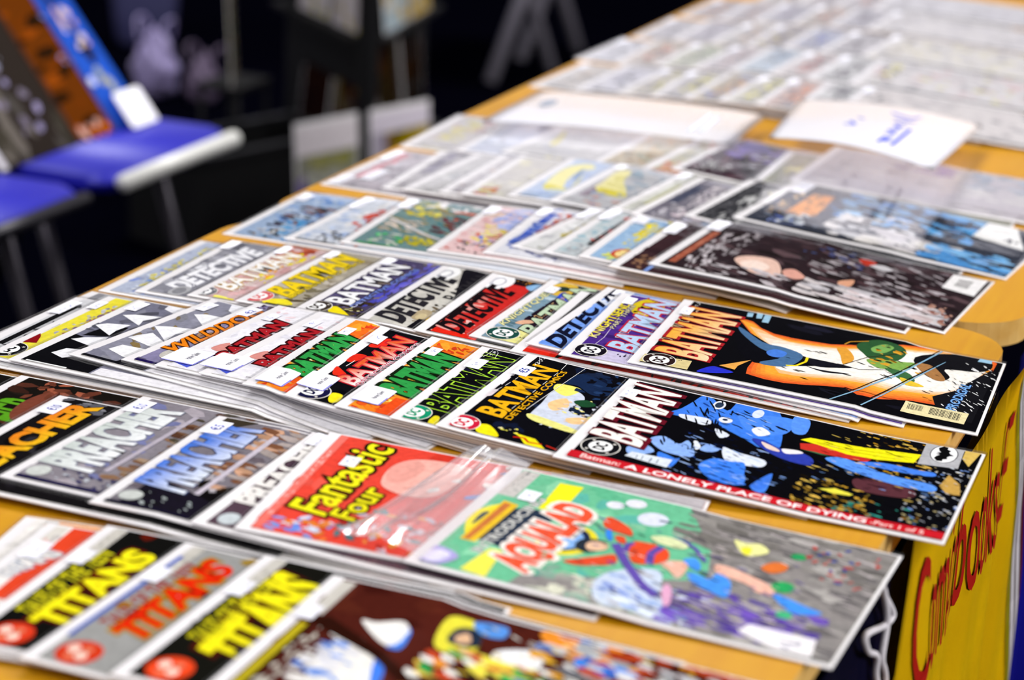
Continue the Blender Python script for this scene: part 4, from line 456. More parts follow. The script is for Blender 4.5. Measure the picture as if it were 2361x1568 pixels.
('F9','F',-0.6374,1.914,-4.5,'grey bagged comic with tall pale condensed lettering strokes','787480',[('n',['8c8890','686470','9c98a0'],0,0,168,60,30,16,2,None),('p','484c60',[60,2,140,2,140,12,60,12]),('n',['d4ccd0','c4bcc4','e0d8dc'],20,18,150,38,70,8,4,1.5),('n',['c8c4cc'],10,8,60,16,16,5,2,0.0),('n',['8c5c60','a88488'],40,40,168,46,18,8,3,0.0),('n',['d8c8d0','b8b4c4'],0,24,44,60,20,10,2,None)]),
('F10','F',-0.5913,1.9388,-5.0,'charcoal bagged comic with slanted white lettering strokes','38383c',[('n',['48484c','2c2c30','58585c'],0,0,168,50,24,14,2,None),('n',['c4c4c4','d4d4d4','b0b0b0'],10,14,150,40,60,9,5,1.5),('n',['707074'],8,4,140,12,26,4,2,0.0),('n',['98948c','d0c860'],130,24,168,50,14,9,2,None)]),
('F11','F',-0.5497,1.9594,-5.0,'thick comic with orange masthead and blue grey picture,shown whole','343844',[('n',['48506c','2c3040','606878'],0,0,168,70,24,18,2,None),('p','100c10',[120,0,168,0,168,40,140,30]),('n',['c09c6c','a88458','d8b47c'],40,8,126,20,30,6,2,0.0),('p','d8881c',[50,24,134,24,140,44,60,52]),('n',['e89c28','8c5c18','c87c1c','2c1c10'],50,26,138,50,36,7,2,0.2),('n',['5c74c8','8c9cd8','c4c8d4'],10,14,34,40,16,6,2,None),('n',['c4ccd4','b0b8c4','d8dce4'],20,30,60,52,22,7,2,None),('n',['4a90d0','3c80c4','78b0e0','58a0d8'],70,56,168,200,90,19,2.4,0.2),('n',['c4c4c8','b8b8bc','d4d0d0'],10,70,110,150,70,18,2,0.3),('n',['2c2c34','3c3438','241c20'],50,70,150,190,46,15,2.4,0.2),('n',['c8c4c4','d8d4d0','bcb8bc'],6,110,60,200,60,20,3,0.2),('n',['5c9cd4','7cb4e0','4c8cc8'],0,170,60,257,60,18,3,0.2),('n',['88b4d8','2c2c38'],90,60,168,130,40,11,2.4,0.3),('p','24242c',[0,40,5,40,5,150,0,150]),('p','ecebea',[109.2,193.9,189.5,194.3,190.3,223.2,97,247.9,105.2,203.4]),('n',['505058'],110,222,124,244,10,6,3,0.0),('st',126,0,40,15,None,'2a3aa0')]),
('G1','G',-0.965,2.1003,2.22,'pale bagged comic with yellow marks beside the printed white flyer','c0bcbc',[('n',['ccc8c8','b8b4b8','c8b8b8'],0,0,168,70,40,15,2,None),('n',['d4c858','dcd068','c8bc60'],40,12,150,36,50,9,2.4,0.2),('n',['c49c9c'],90,30,168,50,10,12,3,0.0),('p','b8b048',[0,14,3,14,3,44,0,44])]),
('G2','G',-0.9029,2.1075,0.24,'pale lilac blue bagged comic below the printed white flyer','c4c8d8',[('n',['d4d8e4','b4bccc','c8ccd8'],0,0,168,60,30,16,2,None),('n',['8c8c94'],20,10,90,24,8,8,3,None)]),
('G3','G',-0.8551,2.1196,-5.21,'pale grey bagged comic with a thin yellow curve','c4c2c4',[('n',['d0ced0','b8b8c0','c8c8c8'],0,0,168,110,50,18,2,None),('s','c8bc38',[53,20.7,83.1,13.8,119.7,5.3,114,10.9,82.2,21,56,24.6]),('p','181810',[0,20,3,20,3,80,0,80]),('n',['c8b830'],0,30,3,60,4,6,2,None)]),
('G5','G',-0.7517,2.1201,-3.34,'tan bagged comic with orange speckles below the flyer corner','c0b49c',[('n',['d0a868','c8985c','b8b4a8','c8c4bc'],20,0,168,70,60,11,2,None),('n',['8c6c50','a8a49c','70604c'],0,8,60,40,36,8,2,None),('n',['b08850','8c9470'],10,20,110,56,22,12,2.4,None),('p','c8c4c0',[60,-2,90,-2,90,6,60,6])]),
('G6','G',-0.6955,2.1078,-3.89,'bagged comic with an orange red bottom strip beside the maroon one','b8b4a0',[('n',['d07038','c86030','e08848'],0,4,50,30,30,11,2.4,0.2),('n',['a8acb8','b8b8b0','c4bc80'],40,0,168,60,50,12,2.4,None),('n',['b04c30','c05838'],130,10,168,26,12,9,2,None),('p','d86820',[0,2,3,2,3,60,0,60]),('n',['c8bc60'],60,20,168,40,14,11,3,0.0)]),
('G7','G',-0.6658,2.1251,-5.33,'dark maroon and violet bagged comic under the handwritten sheet','3a2430',[('n',['4c2c38','2c1820','5c3440'],0,0,168,90,40,17,2,None),('n',['8070a8','9484b8','6c58a0','786898'],90,10,168,90,40,19,2,None),('n',['5c4c90','4c3c80'],130,0,168,60,24,17,2,None),('n',['c4c4c0','a8a8a8','dcdcdc'],10,6,60,36,34,7,2,None),('n',['101014','1c1418'],20,36,90,90,26,16,2,None),('n',['d0d0d8'],60,40,110,56,8,9,2.4,None)]),
('G8','G',-0.5776,2.0968,0.96,'olive bagged comic with yellow patch and a painted bright glint','8c8c78',[('n',['9c9c80','787868','a8a890'],0,0,168,40,30,12,2,None),('n',['c8c040','b8b038','d4cc50'],70,10,130,30,18,10,2,None),('n',['303030','c4c4c4','484848'],14,12,70,36,46,5,2,None),('e','f8f4b0',96,20,5,9)]),  # pale ellipse is a bag glint put into the print colour
('G9','G',-0.5442,2.1432,-1.63,'silver grey comic lying whole below the handwritten sheet','b8b2b8',[('n',['c4bec4','aca8b0','ccc8c8','b4acb4'],0,0,168,257,80,26,2.4,0.2),('n',['88848c','98949c'],60,16,130,26,24,6,3,0.0),('n',['8068a0','745c98','9070a4'],120,70,168,130,30,17,2.4,0.1),('n',['a8acb8','98a0b0'],90,150,168,250,40,19,2.4,None),('p','c4c8d0',[110,236,140,236,140,252,110,252])]),
]

# ================================================================== the hall
bm = bmesh.new(); box(bm, -16, -8, -.12, 12, 22, 0); tag(link('floor', bm, M_CARPET), kind='structure')
bm = bmesh.new(); box(bm, -22, -12, 6.2, 20, 21, 6.4); tag(link('ceiling', bm, M_CEIL), kind='structure')

# ================================================================== trestle tables
XL, XR = -0.970, -0.248
def table(name_label, y0, y1):
    t = tag(empty('trestle_table', ((XL+XR)/2, (y0+y1)/2, 0)), name_label, 'table', 'trestle tables standing end to end')
    cx, cy = (XL+XR)/2, (y0+y1)/2
    bm = bmesh.new(); prism(bm, rrect(XL-cx, y0-cy, XR-cx, y1-cy, .055), ZT-.022, ZT, 0, 1); link('table_top', bm, [M_WOOD, M_WOODEDGE], t)
    bm = bmesh.new()
    for sx in (-1, 1): box(bm, sx*.27-.012, -(y1-y0)/2+.15, ZT-.06, sx*.27+.012, (y1-y0)/2-.15, ZT-.022)
    link('under_rail', bm, M_LEG, t)
    for sx in (-1, 1):
        for sy in (-1, 1):
            bm = bmesh.new(); tube(bm, [(sx*.27, sy*((y1-y0)/2-.22), ZT-.03), (sx*.27, sy*((y1-y0)/2-.2), 0)], .014); link('leg', bm, M_LEG, t, True)
    for sy in (-1, 1):
        bm = bmesh.new(); tube(bm, [(-.27, sy*((y1-y0)/2-.21), .25), (.27, sy*((y1-y0)/2-.21), .25)], .01); link('stretcher', bm, M_LEG, t, True)
table('near wooden trestle table with honey veneer top and rounded corners', 0.30, 1.775)
table('far wooden trestle table with honey veneer top beyond the dark gap', 1.792, 3.55)
def skirt(label, y0, y1, m, seed):
    t = tag(empty('table_skirt', (XR+.003, y0, 0)), label, 'cloth')
    bm = bmesh.new(); n = 60; a = []; rng = random.Random(seed)
    for i in range(n+1):
        y = (y1-y0)*i/n; x = .004*math.sin(i*1.1) + .003*math.sin(i*.47+1)
        a.append((bm.verts.new((x*.2-.001, y, ZT-.03)), bm.verts.new((x, y, ZT-.2)), bm.verts.new((x*1.6+.004, y, .015))))
    for p, q in zip(a[:-1], a[1:]):
        for k in (0, 1): bm.faces.new((p[k], p[k+1], q[k+1], q[k]))
    bmesh.ops.solidify(bm, geom=bm.faces[:], thickness=.0012)
    link('cloth', bm, m, t, True)
skirt('dark navy cloth hanging behind the yellow banner', 0.40, 1.72, M_NAVY, 1)
skirt('royal blue cloth hanging from the far table beside the banner', 1.815, 3.45, M_BLUECLOTH, 2)

# ------------------------------------------------------------------ yellow banner with red lettering
BX = -0.2335
def bulge(y, z):
    d = max(0, ZT-z)
    return BX + min(d, .12)*.05 + .0035*math.sin(y*31+1.2+2*z)*min(1, d*8) + .0022*math.sin(y*67-3*z)*min(1, d*6) + .010*math.exp(-((y-1.70)/.05)**2)*math.exp(-d*40)
def far_edge(z): return 1.765 + (.70-z)*.30
def top_edge(y):
    if y < 1.30: return .640 + (y-1.27)*.25
    if y < 1.335: return .66 + (y-1.30)/.035*.07
    return .736 - .010*math.sin((y-1.335)/.43*math.pi) + .022*max(0, (y-1.60)/.17)**1.0
ban = tag(empty('banner', (BX, 1.2, 0)), 'yellow vinyl banner with dark red lettering hung along the table edge', 'banner')
def banner_strip(name, e0, e1, m, n=2):
    bm = bmesh.new(); R = []
    for i in range(n+1):
        row = []
        for k in range(25):
            s = k/24
            if e0 is None:
                y = .45 + (far_edge(.7)-.045-.45)*i/n; zt = top_edge(y)
                z = .05 + (zt-.05)*s; y2 = y + (far_edge(z)-far_edge(.7))*(i/n)
            else:
                z = .05 + (top_edge(1.76)-.05)*s; y2 = far_edge(z) - (e0 + (e1-e0)*i/n)
            row.append(bm.verts.new((bulge(y2, z)-BX, y2-1.2, z)))
        R.append(row)
    for p, q in zip(R[:-1], R[1:]):
        for k in range(24): bm.faces.new((p[k], q[k], q[k+1], p[k+1]))
    bmesh.ops.solidify(bm, geom=bm.faces[:], thickness=.0006)
    return link(name, bm, m, ban, True)
banner_strip('yellow_field', None, 0, M_BANNER, 170)
banner_strip('olive_stripe', .045, .034, M_OLIVE); banner_strip('white_stripe', .034, .023, M_WHITEPRINT); banner_strip('brown_stripe', .023, .021, M_BROWNLINE)
banner_strip('white_stripe', .021, .010, M_WHITEPRINT); banner_strip('maroon_stripe', .010, 0, M_MAROON)
def letter_row(text, y0, y1, z0, z1):
    bm = bmesh.new(); vs, fs = text_tris(text, .004)
    for f in fs:
        q = []
        for i in f:
            y = y0 + vs[i][0]*(y1-y0); z = z0 + vs[i][1]*(z1-z0) - .006*vs[i][0]
            q.append(bm.verts.new((bulge(y, z)-BX+.0016, y-1.2, z)))
        try: bm.faces.new(q)
        except ValueError: pass
    bmesh.ops.remove_doubles(bm, verts=bm.verts[:], dist=1e-6)
    link('red_lettering', bm, M_RED, ban)
letter_row('Comicbooks.IE', 1.338, 1.705, .612, .708)
# white cord tied at the banner's loose corner
bm = bmesh.new()
tube(bm, curve_pts([(-.2400, 1.250, .735), (-.2405, 1.263, .725), (-.2380, 1.293, .700), (-.2370, 1.303, .688), (-.2385, 1.284, .689), (-.2400, 1.236, .703), (-.2395, 1.245, .688), (-.2390, 1.273, .672), (-.2395, 1.280, .655), (-.2380, 1.292, .630), (-.2385, 1.290, .58), (-.239, 1.28, .5)], 8), .0022, 8)
tube(bm, curve_pts([(-.2390, 1.256, .735), (-.2370, 1.270, .715), (-.2375, 1.288, .690), (-.2370, 1.281, .668), (-.2368, 1.300, .642), (-.2370, 1.292, .60), (-.238, 1.285, .5)], 8), .0022, 8)
tag(link('cord', bm, M_CORD, None, True), 'white cord tied in a loop at the loose banner corner', 'cord')

# ================================================================== comics
GROUP = {'A': 'comics in the nearest row', 'B': 'comics in the second row', 'C': 'comics in the third row', 'D': 'comics in the fourth row, before the table gap', 'E': 'comics in the fifth row, past the table gap', 'F': 'comics in the sixth row', 'G': 'comics in the seventh row below the white sheets'}
rows = {}
for c in COMICS: rows.setdefault(c[1], []).append(c)
seed = 11
for r, L in rows.items():
    ends = [c[2] + CH for c in L]
    for k in range(1, len(ends)): ends[k] = max(ends[k], ends[k-1] + .012)
    for i, (cid, _, x, y, dg, lab, bg, ops) in enumerate(L):
        seed += 1
        make_comic(lab, GROUP[r], x, y, math.radians(dg), bg, ops, seed, ends, i)

# far rows, out of focus: pale covers with small coloured print
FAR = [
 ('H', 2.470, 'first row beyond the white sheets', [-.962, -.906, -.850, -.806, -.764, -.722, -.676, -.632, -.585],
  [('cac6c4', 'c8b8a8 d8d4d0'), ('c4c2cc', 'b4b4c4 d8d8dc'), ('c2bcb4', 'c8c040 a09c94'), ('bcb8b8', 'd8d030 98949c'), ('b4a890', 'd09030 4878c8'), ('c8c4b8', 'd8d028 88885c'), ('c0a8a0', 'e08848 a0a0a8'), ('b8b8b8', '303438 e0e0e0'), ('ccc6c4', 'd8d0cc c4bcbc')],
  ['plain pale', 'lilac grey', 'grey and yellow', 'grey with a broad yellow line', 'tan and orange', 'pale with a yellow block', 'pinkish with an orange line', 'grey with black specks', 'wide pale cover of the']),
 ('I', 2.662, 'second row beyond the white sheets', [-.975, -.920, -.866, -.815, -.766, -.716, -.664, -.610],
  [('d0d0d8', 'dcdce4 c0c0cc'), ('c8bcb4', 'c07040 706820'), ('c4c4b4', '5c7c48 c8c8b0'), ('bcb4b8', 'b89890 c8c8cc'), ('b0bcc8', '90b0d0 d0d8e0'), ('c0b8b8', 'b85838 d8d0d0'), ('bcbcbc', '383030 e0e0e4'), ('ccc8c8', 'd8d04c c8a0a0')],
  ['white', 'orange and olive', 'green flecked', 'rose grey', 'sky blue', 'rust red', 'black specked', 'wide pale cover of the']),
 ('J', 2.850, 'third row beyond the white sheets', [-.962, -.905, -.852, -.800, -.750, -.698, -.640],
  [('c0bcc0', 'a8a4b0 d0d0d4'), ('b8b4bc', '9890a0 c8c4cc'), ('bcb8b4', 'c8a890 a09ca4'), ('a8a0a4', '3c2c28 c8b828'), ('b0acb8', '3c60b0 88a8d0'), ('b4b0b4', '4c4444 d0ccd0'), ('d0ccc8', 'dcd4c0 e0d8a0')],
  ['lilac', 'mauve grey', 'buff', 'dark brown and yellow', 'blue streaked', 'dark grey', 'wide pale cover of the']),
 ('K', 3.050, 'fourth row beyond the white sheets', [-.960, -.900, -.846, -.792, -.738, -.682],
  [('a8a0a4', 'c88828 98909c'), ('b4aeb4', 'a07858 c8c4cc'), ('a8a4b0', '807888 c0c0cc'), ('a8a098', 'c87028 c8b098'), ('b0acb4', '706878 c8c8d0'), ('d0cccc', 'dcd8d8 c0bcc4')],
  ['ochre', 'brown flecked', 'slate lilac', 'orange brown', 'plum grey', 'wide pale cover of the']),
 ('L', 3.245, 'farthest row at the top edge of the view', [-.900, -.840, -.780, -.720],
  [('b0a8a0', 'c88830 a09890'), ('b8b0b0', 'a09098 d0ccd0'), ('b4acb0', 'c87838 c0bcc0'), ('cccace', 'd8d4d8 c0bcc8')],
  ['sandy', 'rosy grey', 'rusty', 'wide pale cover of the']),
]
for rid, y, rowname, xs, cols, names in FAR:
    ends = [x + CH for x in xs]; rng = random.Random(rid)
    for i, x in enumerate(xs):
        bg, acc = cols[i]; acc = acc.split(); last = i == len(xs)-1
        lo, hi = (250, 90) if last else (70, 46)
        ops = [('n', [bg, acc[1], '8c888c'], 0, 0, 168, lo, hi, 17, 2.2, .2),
               ('n', [acc[0], acc[0], '4c484c'], 30, 13, 150, 32, 40, 10, 2.2, .0), ('n', [acc[0], acc[1], '504c54'], 0, 34, 168, lo, hi//2, 13, 2., .2), ('p', '2a2826', [0, 12, 9, 12, 9, 256, 0, 256])]  # last strip paints the shaded near edge of the stack onto the cover
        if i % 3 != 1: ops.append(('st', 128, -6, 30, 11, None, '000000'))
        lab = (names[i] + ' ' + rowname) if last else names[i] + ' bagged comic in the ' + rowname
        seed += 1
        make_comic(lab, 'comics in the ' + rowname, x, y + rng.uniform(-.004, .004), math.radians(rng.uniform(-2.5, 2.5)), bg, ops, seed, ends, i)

# loose flap of the green comic's bag, crumpled over the red comic beside it
for o in list(COL.objects):
    if o.get('label', '').startswith('green bagged comic with orange bubble'):
        bm = bmesh.new(); nx, ny = 26, 30; rng = random.Random(5); G = []
        for i in range(nx+1):
            row = []
            for j in range(ny+1):
                s, t = i/nx, j/ny
                xx = .012 - s*.058*(1-.25*t); yy = .001 + t*(CW-.002)
                hgt = .0045 + .006*math.sin(s*math.pi)*(.6+.4*math.sin(t*6+1)) + .0022*math.sin(s*15 + 3*t + 1.5*math.sin(t*5))*s + .0012*math.sin(s*27 - 6*t)*s
                row.append(bm.verts.new((xx, yy, max(.0036, hgt) + .004*s)))
            G.append(row)
        for i in range(nx):
            for j in range(ny): bm.faces.new((G[i][j], G[i][j+1], G[i+1][j+1], G[i+1][j]))
        link('bag_flap', bm, M_FLAP, o, True)

# ================================================================== white sheets
def sheet(name, label, corners, lift, cat, ops, seed):
    """corners near-left, near-right, far-right, far-left on the table (x, y); lift(s, t) gives the height"""
    P = [Vector((a, b, 0)) for a, b in corners]
    root = tag(empty(name, (P[0].x, P[0].y, ZT)), label, cat, 'loose white sheets'); bm = bmesh.new(); n = 16; G = []
    pt = lambda s, t: P[0].lerp(P[1], s).lerp(P[3].lerp(P[2], s), t) - P[0] + Vector((0, 0, lift(s, t)))
    for i in range(n+1): G.append([bm.verts.new(pt(i/n, j/n)) for j in range(n+1)])
    for i in range(n):
        for j in range(n): bm.faces.new((G[i][j], G[i+1][j], G[i+1][j+1], G[i][j+1]))
    bmesh.ops.solidify(bm, geom=bm.faces[:], thickness=.0003)
    link('paper', bm, M_PAPER, root, True)
    for nm, m, strokes, wd in ops:
        bm = bmesh.new()
        for st in strokes:
            q = [pt(s, t) + Vector((0, 0, .0006)) for s, t in st]
            for a, b in zip(q[:-1], q[1:]):
                d = (b-a); nn = Vector((-d.y, d.x, 0)).normalized()*wd/2
                bm.faces.new([bm.verts.new(v) for v in (a-nn, b-nn, b+nn, a+nn)])
        link(nm, bm, m, root)
lines = [[(.80, .2), (.80, .75)], [(.84, .25), (.84, .7)]]
logo = [[(.13+.02*math.cos(a), .62+.1*math.sin(a)) for a in [k*math.pi/8 for k in range(17)]], [(.12, .58), (.14, .66)], [(.13, .54), (.13, .70)]]
sheet('flyer', 'white printed sheet with a small oval mark lying across the table', [(-0.912, 2.197), (-0.637, 2.240), (-0.640, 2.394), (-0.912, 2.375)], lambda s, t: .016 + .004*math.sin(s*3) + .003*t, 'flyer',
      [('oval_mark', M_GREYINK, logo, .006), ('faint_print', mat('pale_print', 'd0d8ec', .6), lines, .006)], 1)
scr = [[(.62, .18), (.63, .30), (.65, .22), (.66, .32)], [(.61, .36), (.66, .40), (.61, .44), (.66, .46)], [(.62, .50), (.66, .52), (.62, .56), (.67, .58)], [(.60, .62), (.67, .66)], [(.58, .70), (.70, .70)], [(.54, .82), (.66, .76), (.70, .84)], [(.70, .18), (.71, .55)], [(.36, .42), (.42, .44), (.38, .5)], [(.40, .60), (.44, .58)]]
sheet('handwritten_sheet', 'white sheet with blue handwriting and a raised near edge', [(-0.571, 2.146), (-0.391, 2.102), (-0.405, 2.452), (-0.623, 2.474)], lambda s, t: .052 - .026*t + .008*math.sin(s*3.1), 'sheet', [('blue_handwriting', M_INK, scr, .004)], 2)

# ================================================================== behind the tables
def chair(label, y0, y1, pad, trim, rail, xf=-1.715):
    w_ = y1-y0; c = (xf-.2, (y0+y1)/2)
    t = tag(empty('folding_chair', (c[0], c[1], 0)), label, 'chair', 'folding chairs behind the tables')
    bm = bmesh.new(); prism(bm, rrect(-.2, -w_/2, .19, w_/2, .045), .435, .462); bmesh.ops.bevel(bm, geom=[e for e in bm.edges if abs(e.verts[0].co.z-e.verts[1].co.z) < 1e-6], offset=.007, segments=2, affect='EDGES'); link('seat', bm, pad, t, True)
    bm = bmesh.new(); tube(bm, [(.200, -w_/2+.02, .452), (.200, w_/2-.02, .452)], rail, 10); link('seat_trim', bm, trim, t, True)
    bm = bmesh.new(); prism(bm, rrect(-w_/2, .0, w_/2, .22, .03), -.012, .012); bmesh.ops.transform(bm, matrix=Matrix.Translation((-.205, 0, .70)) @ Matrix.Rotation(math.radians(-14), 4, 'Y') @ Matrix(((0, 0, 1, 0), (1, 0, 0, 0), (0, 1, 0, 0), (0, 0, 0, 1))), verts=bm.verts[:]); link('backrest', bm, pad, t, True)
    for s in (-1, 1):
        bm = bmesh.new(); tube(bm, [(-.275, s*(w_/2-.012), .92), (-.222, s*(w_/2-.012), .70), (-.175, s*(w_/2-.012), .43)], .0125); link('back_post', bm, M_LEG, t, True)
        bm = bmesh.new(); tube(bm, [(.04, s*(w_/2-.02), .435), (.16, s*(w_/2-.02), 0)], .0125); link('front_leg', bm, M_TUBE, t, True)
        bm = bmesh.new(); tube(bm, [(-.12, s*(w_/2-.035), .435), (-.34, s*(w_/2-.035), 0)], .0125); link('rear_leg', bm, M_LEG, t, True)
    for nm, x, z in (('front_stretcher', .12, .14), ('rear_stretcher', -.27, .14)):
        bm = bmesh.new(); tube(bm, [(x, -w_/2+.03, z), (x, w_/2-.03, z)], .009); link(nm, bm, M_LEG, t, True)
chair('blue folding chair nearest, at the left edge of the view', 2.28, 2.665, M_SEAT, M_SHADEDTRIM, .011)
chair('blue folding chair with a white front rail, holding leaning books', 2.725, 3.105, M_SEAT, M_TRIM, .0135)

def leaning(name, label, y0, y1, xb, zb, length, thick, lean, cover, deco, base, cat='book'):
    """slab standing on its lower edge at (xb, zb), tilted away from the table"""
    a = math.radians(lean)
    ex = Vector((0, 1, 0)); ey = Vector((-math.sin(a), 0, math.cos(a))); ez = ex.cross(ey)
    M = Matrix(((ex.x, ey.x, ez.x, xb), (ex.y, ey.y, ez.y, y0), (ex.z, ey.z, ez.z, zb), (0, 0, 0, 1)))
    root = tag(empty(name, (0, 0, 0), 0, M), label, cat); W_ = y1-y0
    bm = bmesh.new(); box(bm, 0, 0, -thick, W_, length, 0); bmesh.ops.bevel(bm, geom=bm.edges[:], offset=.002, segments=1, affect='EDGES'); link('body', bm, cover, root)
    bm = bmesh.new(); P = Print(bm, .0004, .00004, (0, W_*1000, 0, length*1000), 0, 0); P.poly([2, 2, W_*1000-2, 2, W_*1000-2, length*1000-2, 2, length*1000-2], base)
    # here u runs along the lower edge and v up the slab: remap x/y
    P.run(deco, random.Random(label))
    for v in bm.verts: v.co.x, v.co.y = v.co.y, v.co.x
    bmesh.ops.reverse_faces(bm, faces=bm.faces[:])
    link('front_cover', bm, M_PRINT, root)
    return root
M_DKCOVER = mat('dark_brown_cover', '2a2420', .35, .4, noise=.3, nscale=14); M_BRCOVER = mat('russet_cover', '5c2c08', .4, .35, noise=.5, nscale=10); M_BLCOVER = mat('blue_cover', '2450b4', .4, .35, noise=.2, nscale=12)
leaning('picture_book', 'large dark book with silver specks and a white stripe leaning on the chair', 2.640, 2.885, -1.880, .463, .46, .03, 38, M_DKCOVER,
        [('n', ['484440', '5c5650', '38342c'], 0, 0, 245, 150, 30, 50, 2, .2), ('p', 'c8c4cc', [34, 0, 52, 0, 46, 120, 30, 120]), ('n', ['a8a8b8', '8888a0', '9890a0'], 60, 150, 190, 330, 60, 12, 1.2), ('n', ['8880a0', '706878'], 80, 40, 220, 140, 9, 22, 1.1)], '2a2420')  # silver specks are sparkle highlights put into the print colour
leaning('picture_book', 'russet brown book leaning between the dark and the blue one', 2.890, 2.990, -1.880, .463, .46, .03, 38, M_BRCOVER,
        [('n', ['7c3a0a', '683008', '241408'], 0, 0, 100, 460, 40, 40, 3, 0.), ('n', ['d06818', 'c89888'], 10, 0, 90, 30, 10, 18, 1.3), ('n', ['8880a8'], 60, 130, 100, 330, 8, 10, 2)], '5c2c08')
leaning('picture_book', 'bright blue book with brown lettering blots leaning on the chair', 2.995, 3.085, -1.880, .463, .46, .03, 38, M_BLCOVER,
        [('n', ['1c1408', '241808'], 22, 120, 62, 330, 18, 34, 2, .2), ('n', ['c8a898', 'd8c8d0', 'b8907c'], 26, 150, 66, 400, 26, 20, 1.3), ('n', ['909884', 'a8a890'], 30, 60, 64, 110, 7, 22, 1.4), ('e', 'd8dcf4', 12, 90, 8, 9)], '2450b4')
bm = bmesh.new(); prism(bm, rrect(0, 0, .078, .066, .006), 0, .002)
a = math.radians(38); ex = Vector((0, 1, 0)); ey = Vector((-math.sin(a), 0, math.cos(a))); ez = ex.cross(ey)
tg = link('price_tag', bm, M_PAPER); tag(tg, 'blank looking white price tag propped against the foot of the blue book', 'price tag')
tg.matrix_world = Matrix(((ex.x, ey.x, ez.x, -1.858), (ex.y, ey.y, ez.y, 3.008), (ex.z, ey.z, ez.z, .4645), (0, 0, 0, 1)))

# black folding display screen with comics on ledges
SC = Vector((-2.054, 4.291, 0)); DL = Vector((-.757, .653, 0)); DR = Vector((-.153, .988, 0))
scr_ = tag(empty('display_screen', (SC.x, SC.y, 0)), 'black folding display screen standing on the dark floor', 'display')
for nm, d in (('screen_panel', DL), ('screen_panel', DR)):
    nrm = Vector((0, 0, 1)).cross(d); nrm = nrm if nrm.dot(Vector((1, -1, 0))) > 0 else -nrm
    bm = bmesh.new(); M = Matrix(((d.x, nrm.x, 0, 0), (d.y, nrm.y, 0, 0), (0, 0, 1, 0), (0, 0, 0, 1)))
    box(bm, .02, -.03, 0, .52, -.012, 1.25, 0, M); link(nm, bm, M_BLACK, scr_)
    for z in (.385, .10):
        bm = bmesh.new(); box(bm, .02, -.012, z-.012, .50, .035, z, 0, M); link('ledge', bm, M_BLACK, scr_)
bm = bmesh.new(); box(bm, -.018, -.018, 0, .018, .018, 1.3); link('corner_post', bm, M_BLACK, scr_)
def standing(label, corner, d, z, bg, ops, seed, lean=6, sc=1.0, cat=None, group='comics standing behind the tables'):
    """comic standing on its foot edge: cover u along d, cover top upward"""
    d = d.normalized(); nrm = Vector((0, 0, 1)).cross(d); nrm = nrm if nrm.dot(Vector((1, -1, 0))) > 0 else -nrm
    up = (Vector((0, 0, 1))*math.cos(math.radians(lean)) - nrm*math.sin(math.radians(lean)))
    xl = -up; zl = xl.cross(d)
    if zl.dot(nrm) < 0: d2 = -d; corner = corner + d*CW*sc; zl = xl.cross(d2); yl = d2
    else: yl = d
    o = Vector(corner) + Vector((0, 0, z)) + up*CH*sc
    M = Matrix(((xl.x, yl.x, zl.x, o.x), (xl.y, yl.y, zl.y, o.y), (xl.z, yl.z, zl.z, o.z), (0, 0, 0, 1))) @ Matrix.Scale(sc, 4)
    make_comic(label, group, 0, 0, 0, bg, ops, seed, None, 0, M)
NL = Vector((.6, -.7, 0))*.022; NR = Vector((.9, .1, 0))*.022
standing('white comic on the left upper ledge of the black screen', SC + DL*.05 + NL, DL, .386, 'd0c8cc', [('n', ['dcd4d8', 'c4bcc4', 'c8b858'], 0, 0, 168, 257, 40, 40, 2)], 301)
standing('second white comic on the left upper ledge with a yellow corner', SC + DL*.245 + NL, DL, .386, 'd4ccd0', [('n', ['d8d0d4', 'c8c048', 'b8b4bc'], 0, 100, 168, 257, 40, 40, 2)], 302)
standing('pale blue and yellow comic on the right upper ledge of the black screen', SC + DR*.06 + NR, DR, .386, 'b8c8d0', [('n', ['a8c0cc', 'd8d4d0', 'c8a848'], 0, 60, 168, 257, 50, 44, 2)], 303)
standing('yellow and grey comic at the far end of the right upper ledge', SC + DR*.255 + NR, DR, .386, 'c8a850', [('n', ['c0a040', 'b8b4a8'], 0, 60, 168, 257, 40, 40, 2)], 304)
standing('shade-darkened brown comic on the left lower ledge of the black screen', SC + DL*.05 + NL, DL, .101, '2c1408', [('n', ['4c2408', '281018', '504840', '605018'], 0, 0, 168, 257, 60, 50, 2)], 305)  # lower ledge covers carry their shade in dark print colours
standing('shade-darkened olive brown comic on the left lower ledge, outer one', SC + DL*.245 + NL, DL, .101, '1c0c08', [('n', ['2c1808', '20100c'], 0, 0, 168, 257, 40, 50, 2)], 306)
standing('shade-darkened comic with ochre blots on the right lower ledge', SC + DR*.06 + NR, DR, .101, '1a0e08', [('n', ['382008', '302c14', '281808'], 0, 0, 168, 257, 60, 44, 2)], 307)
standing('shade-darkened comic with grey green blots on the right lower ledge, outer one', SC + DR*.255 + NR, DR, .101, '181008', [('n', ['283034', '301c08'], 0, 0, 168, 257, 40, 44, 2)], 308)
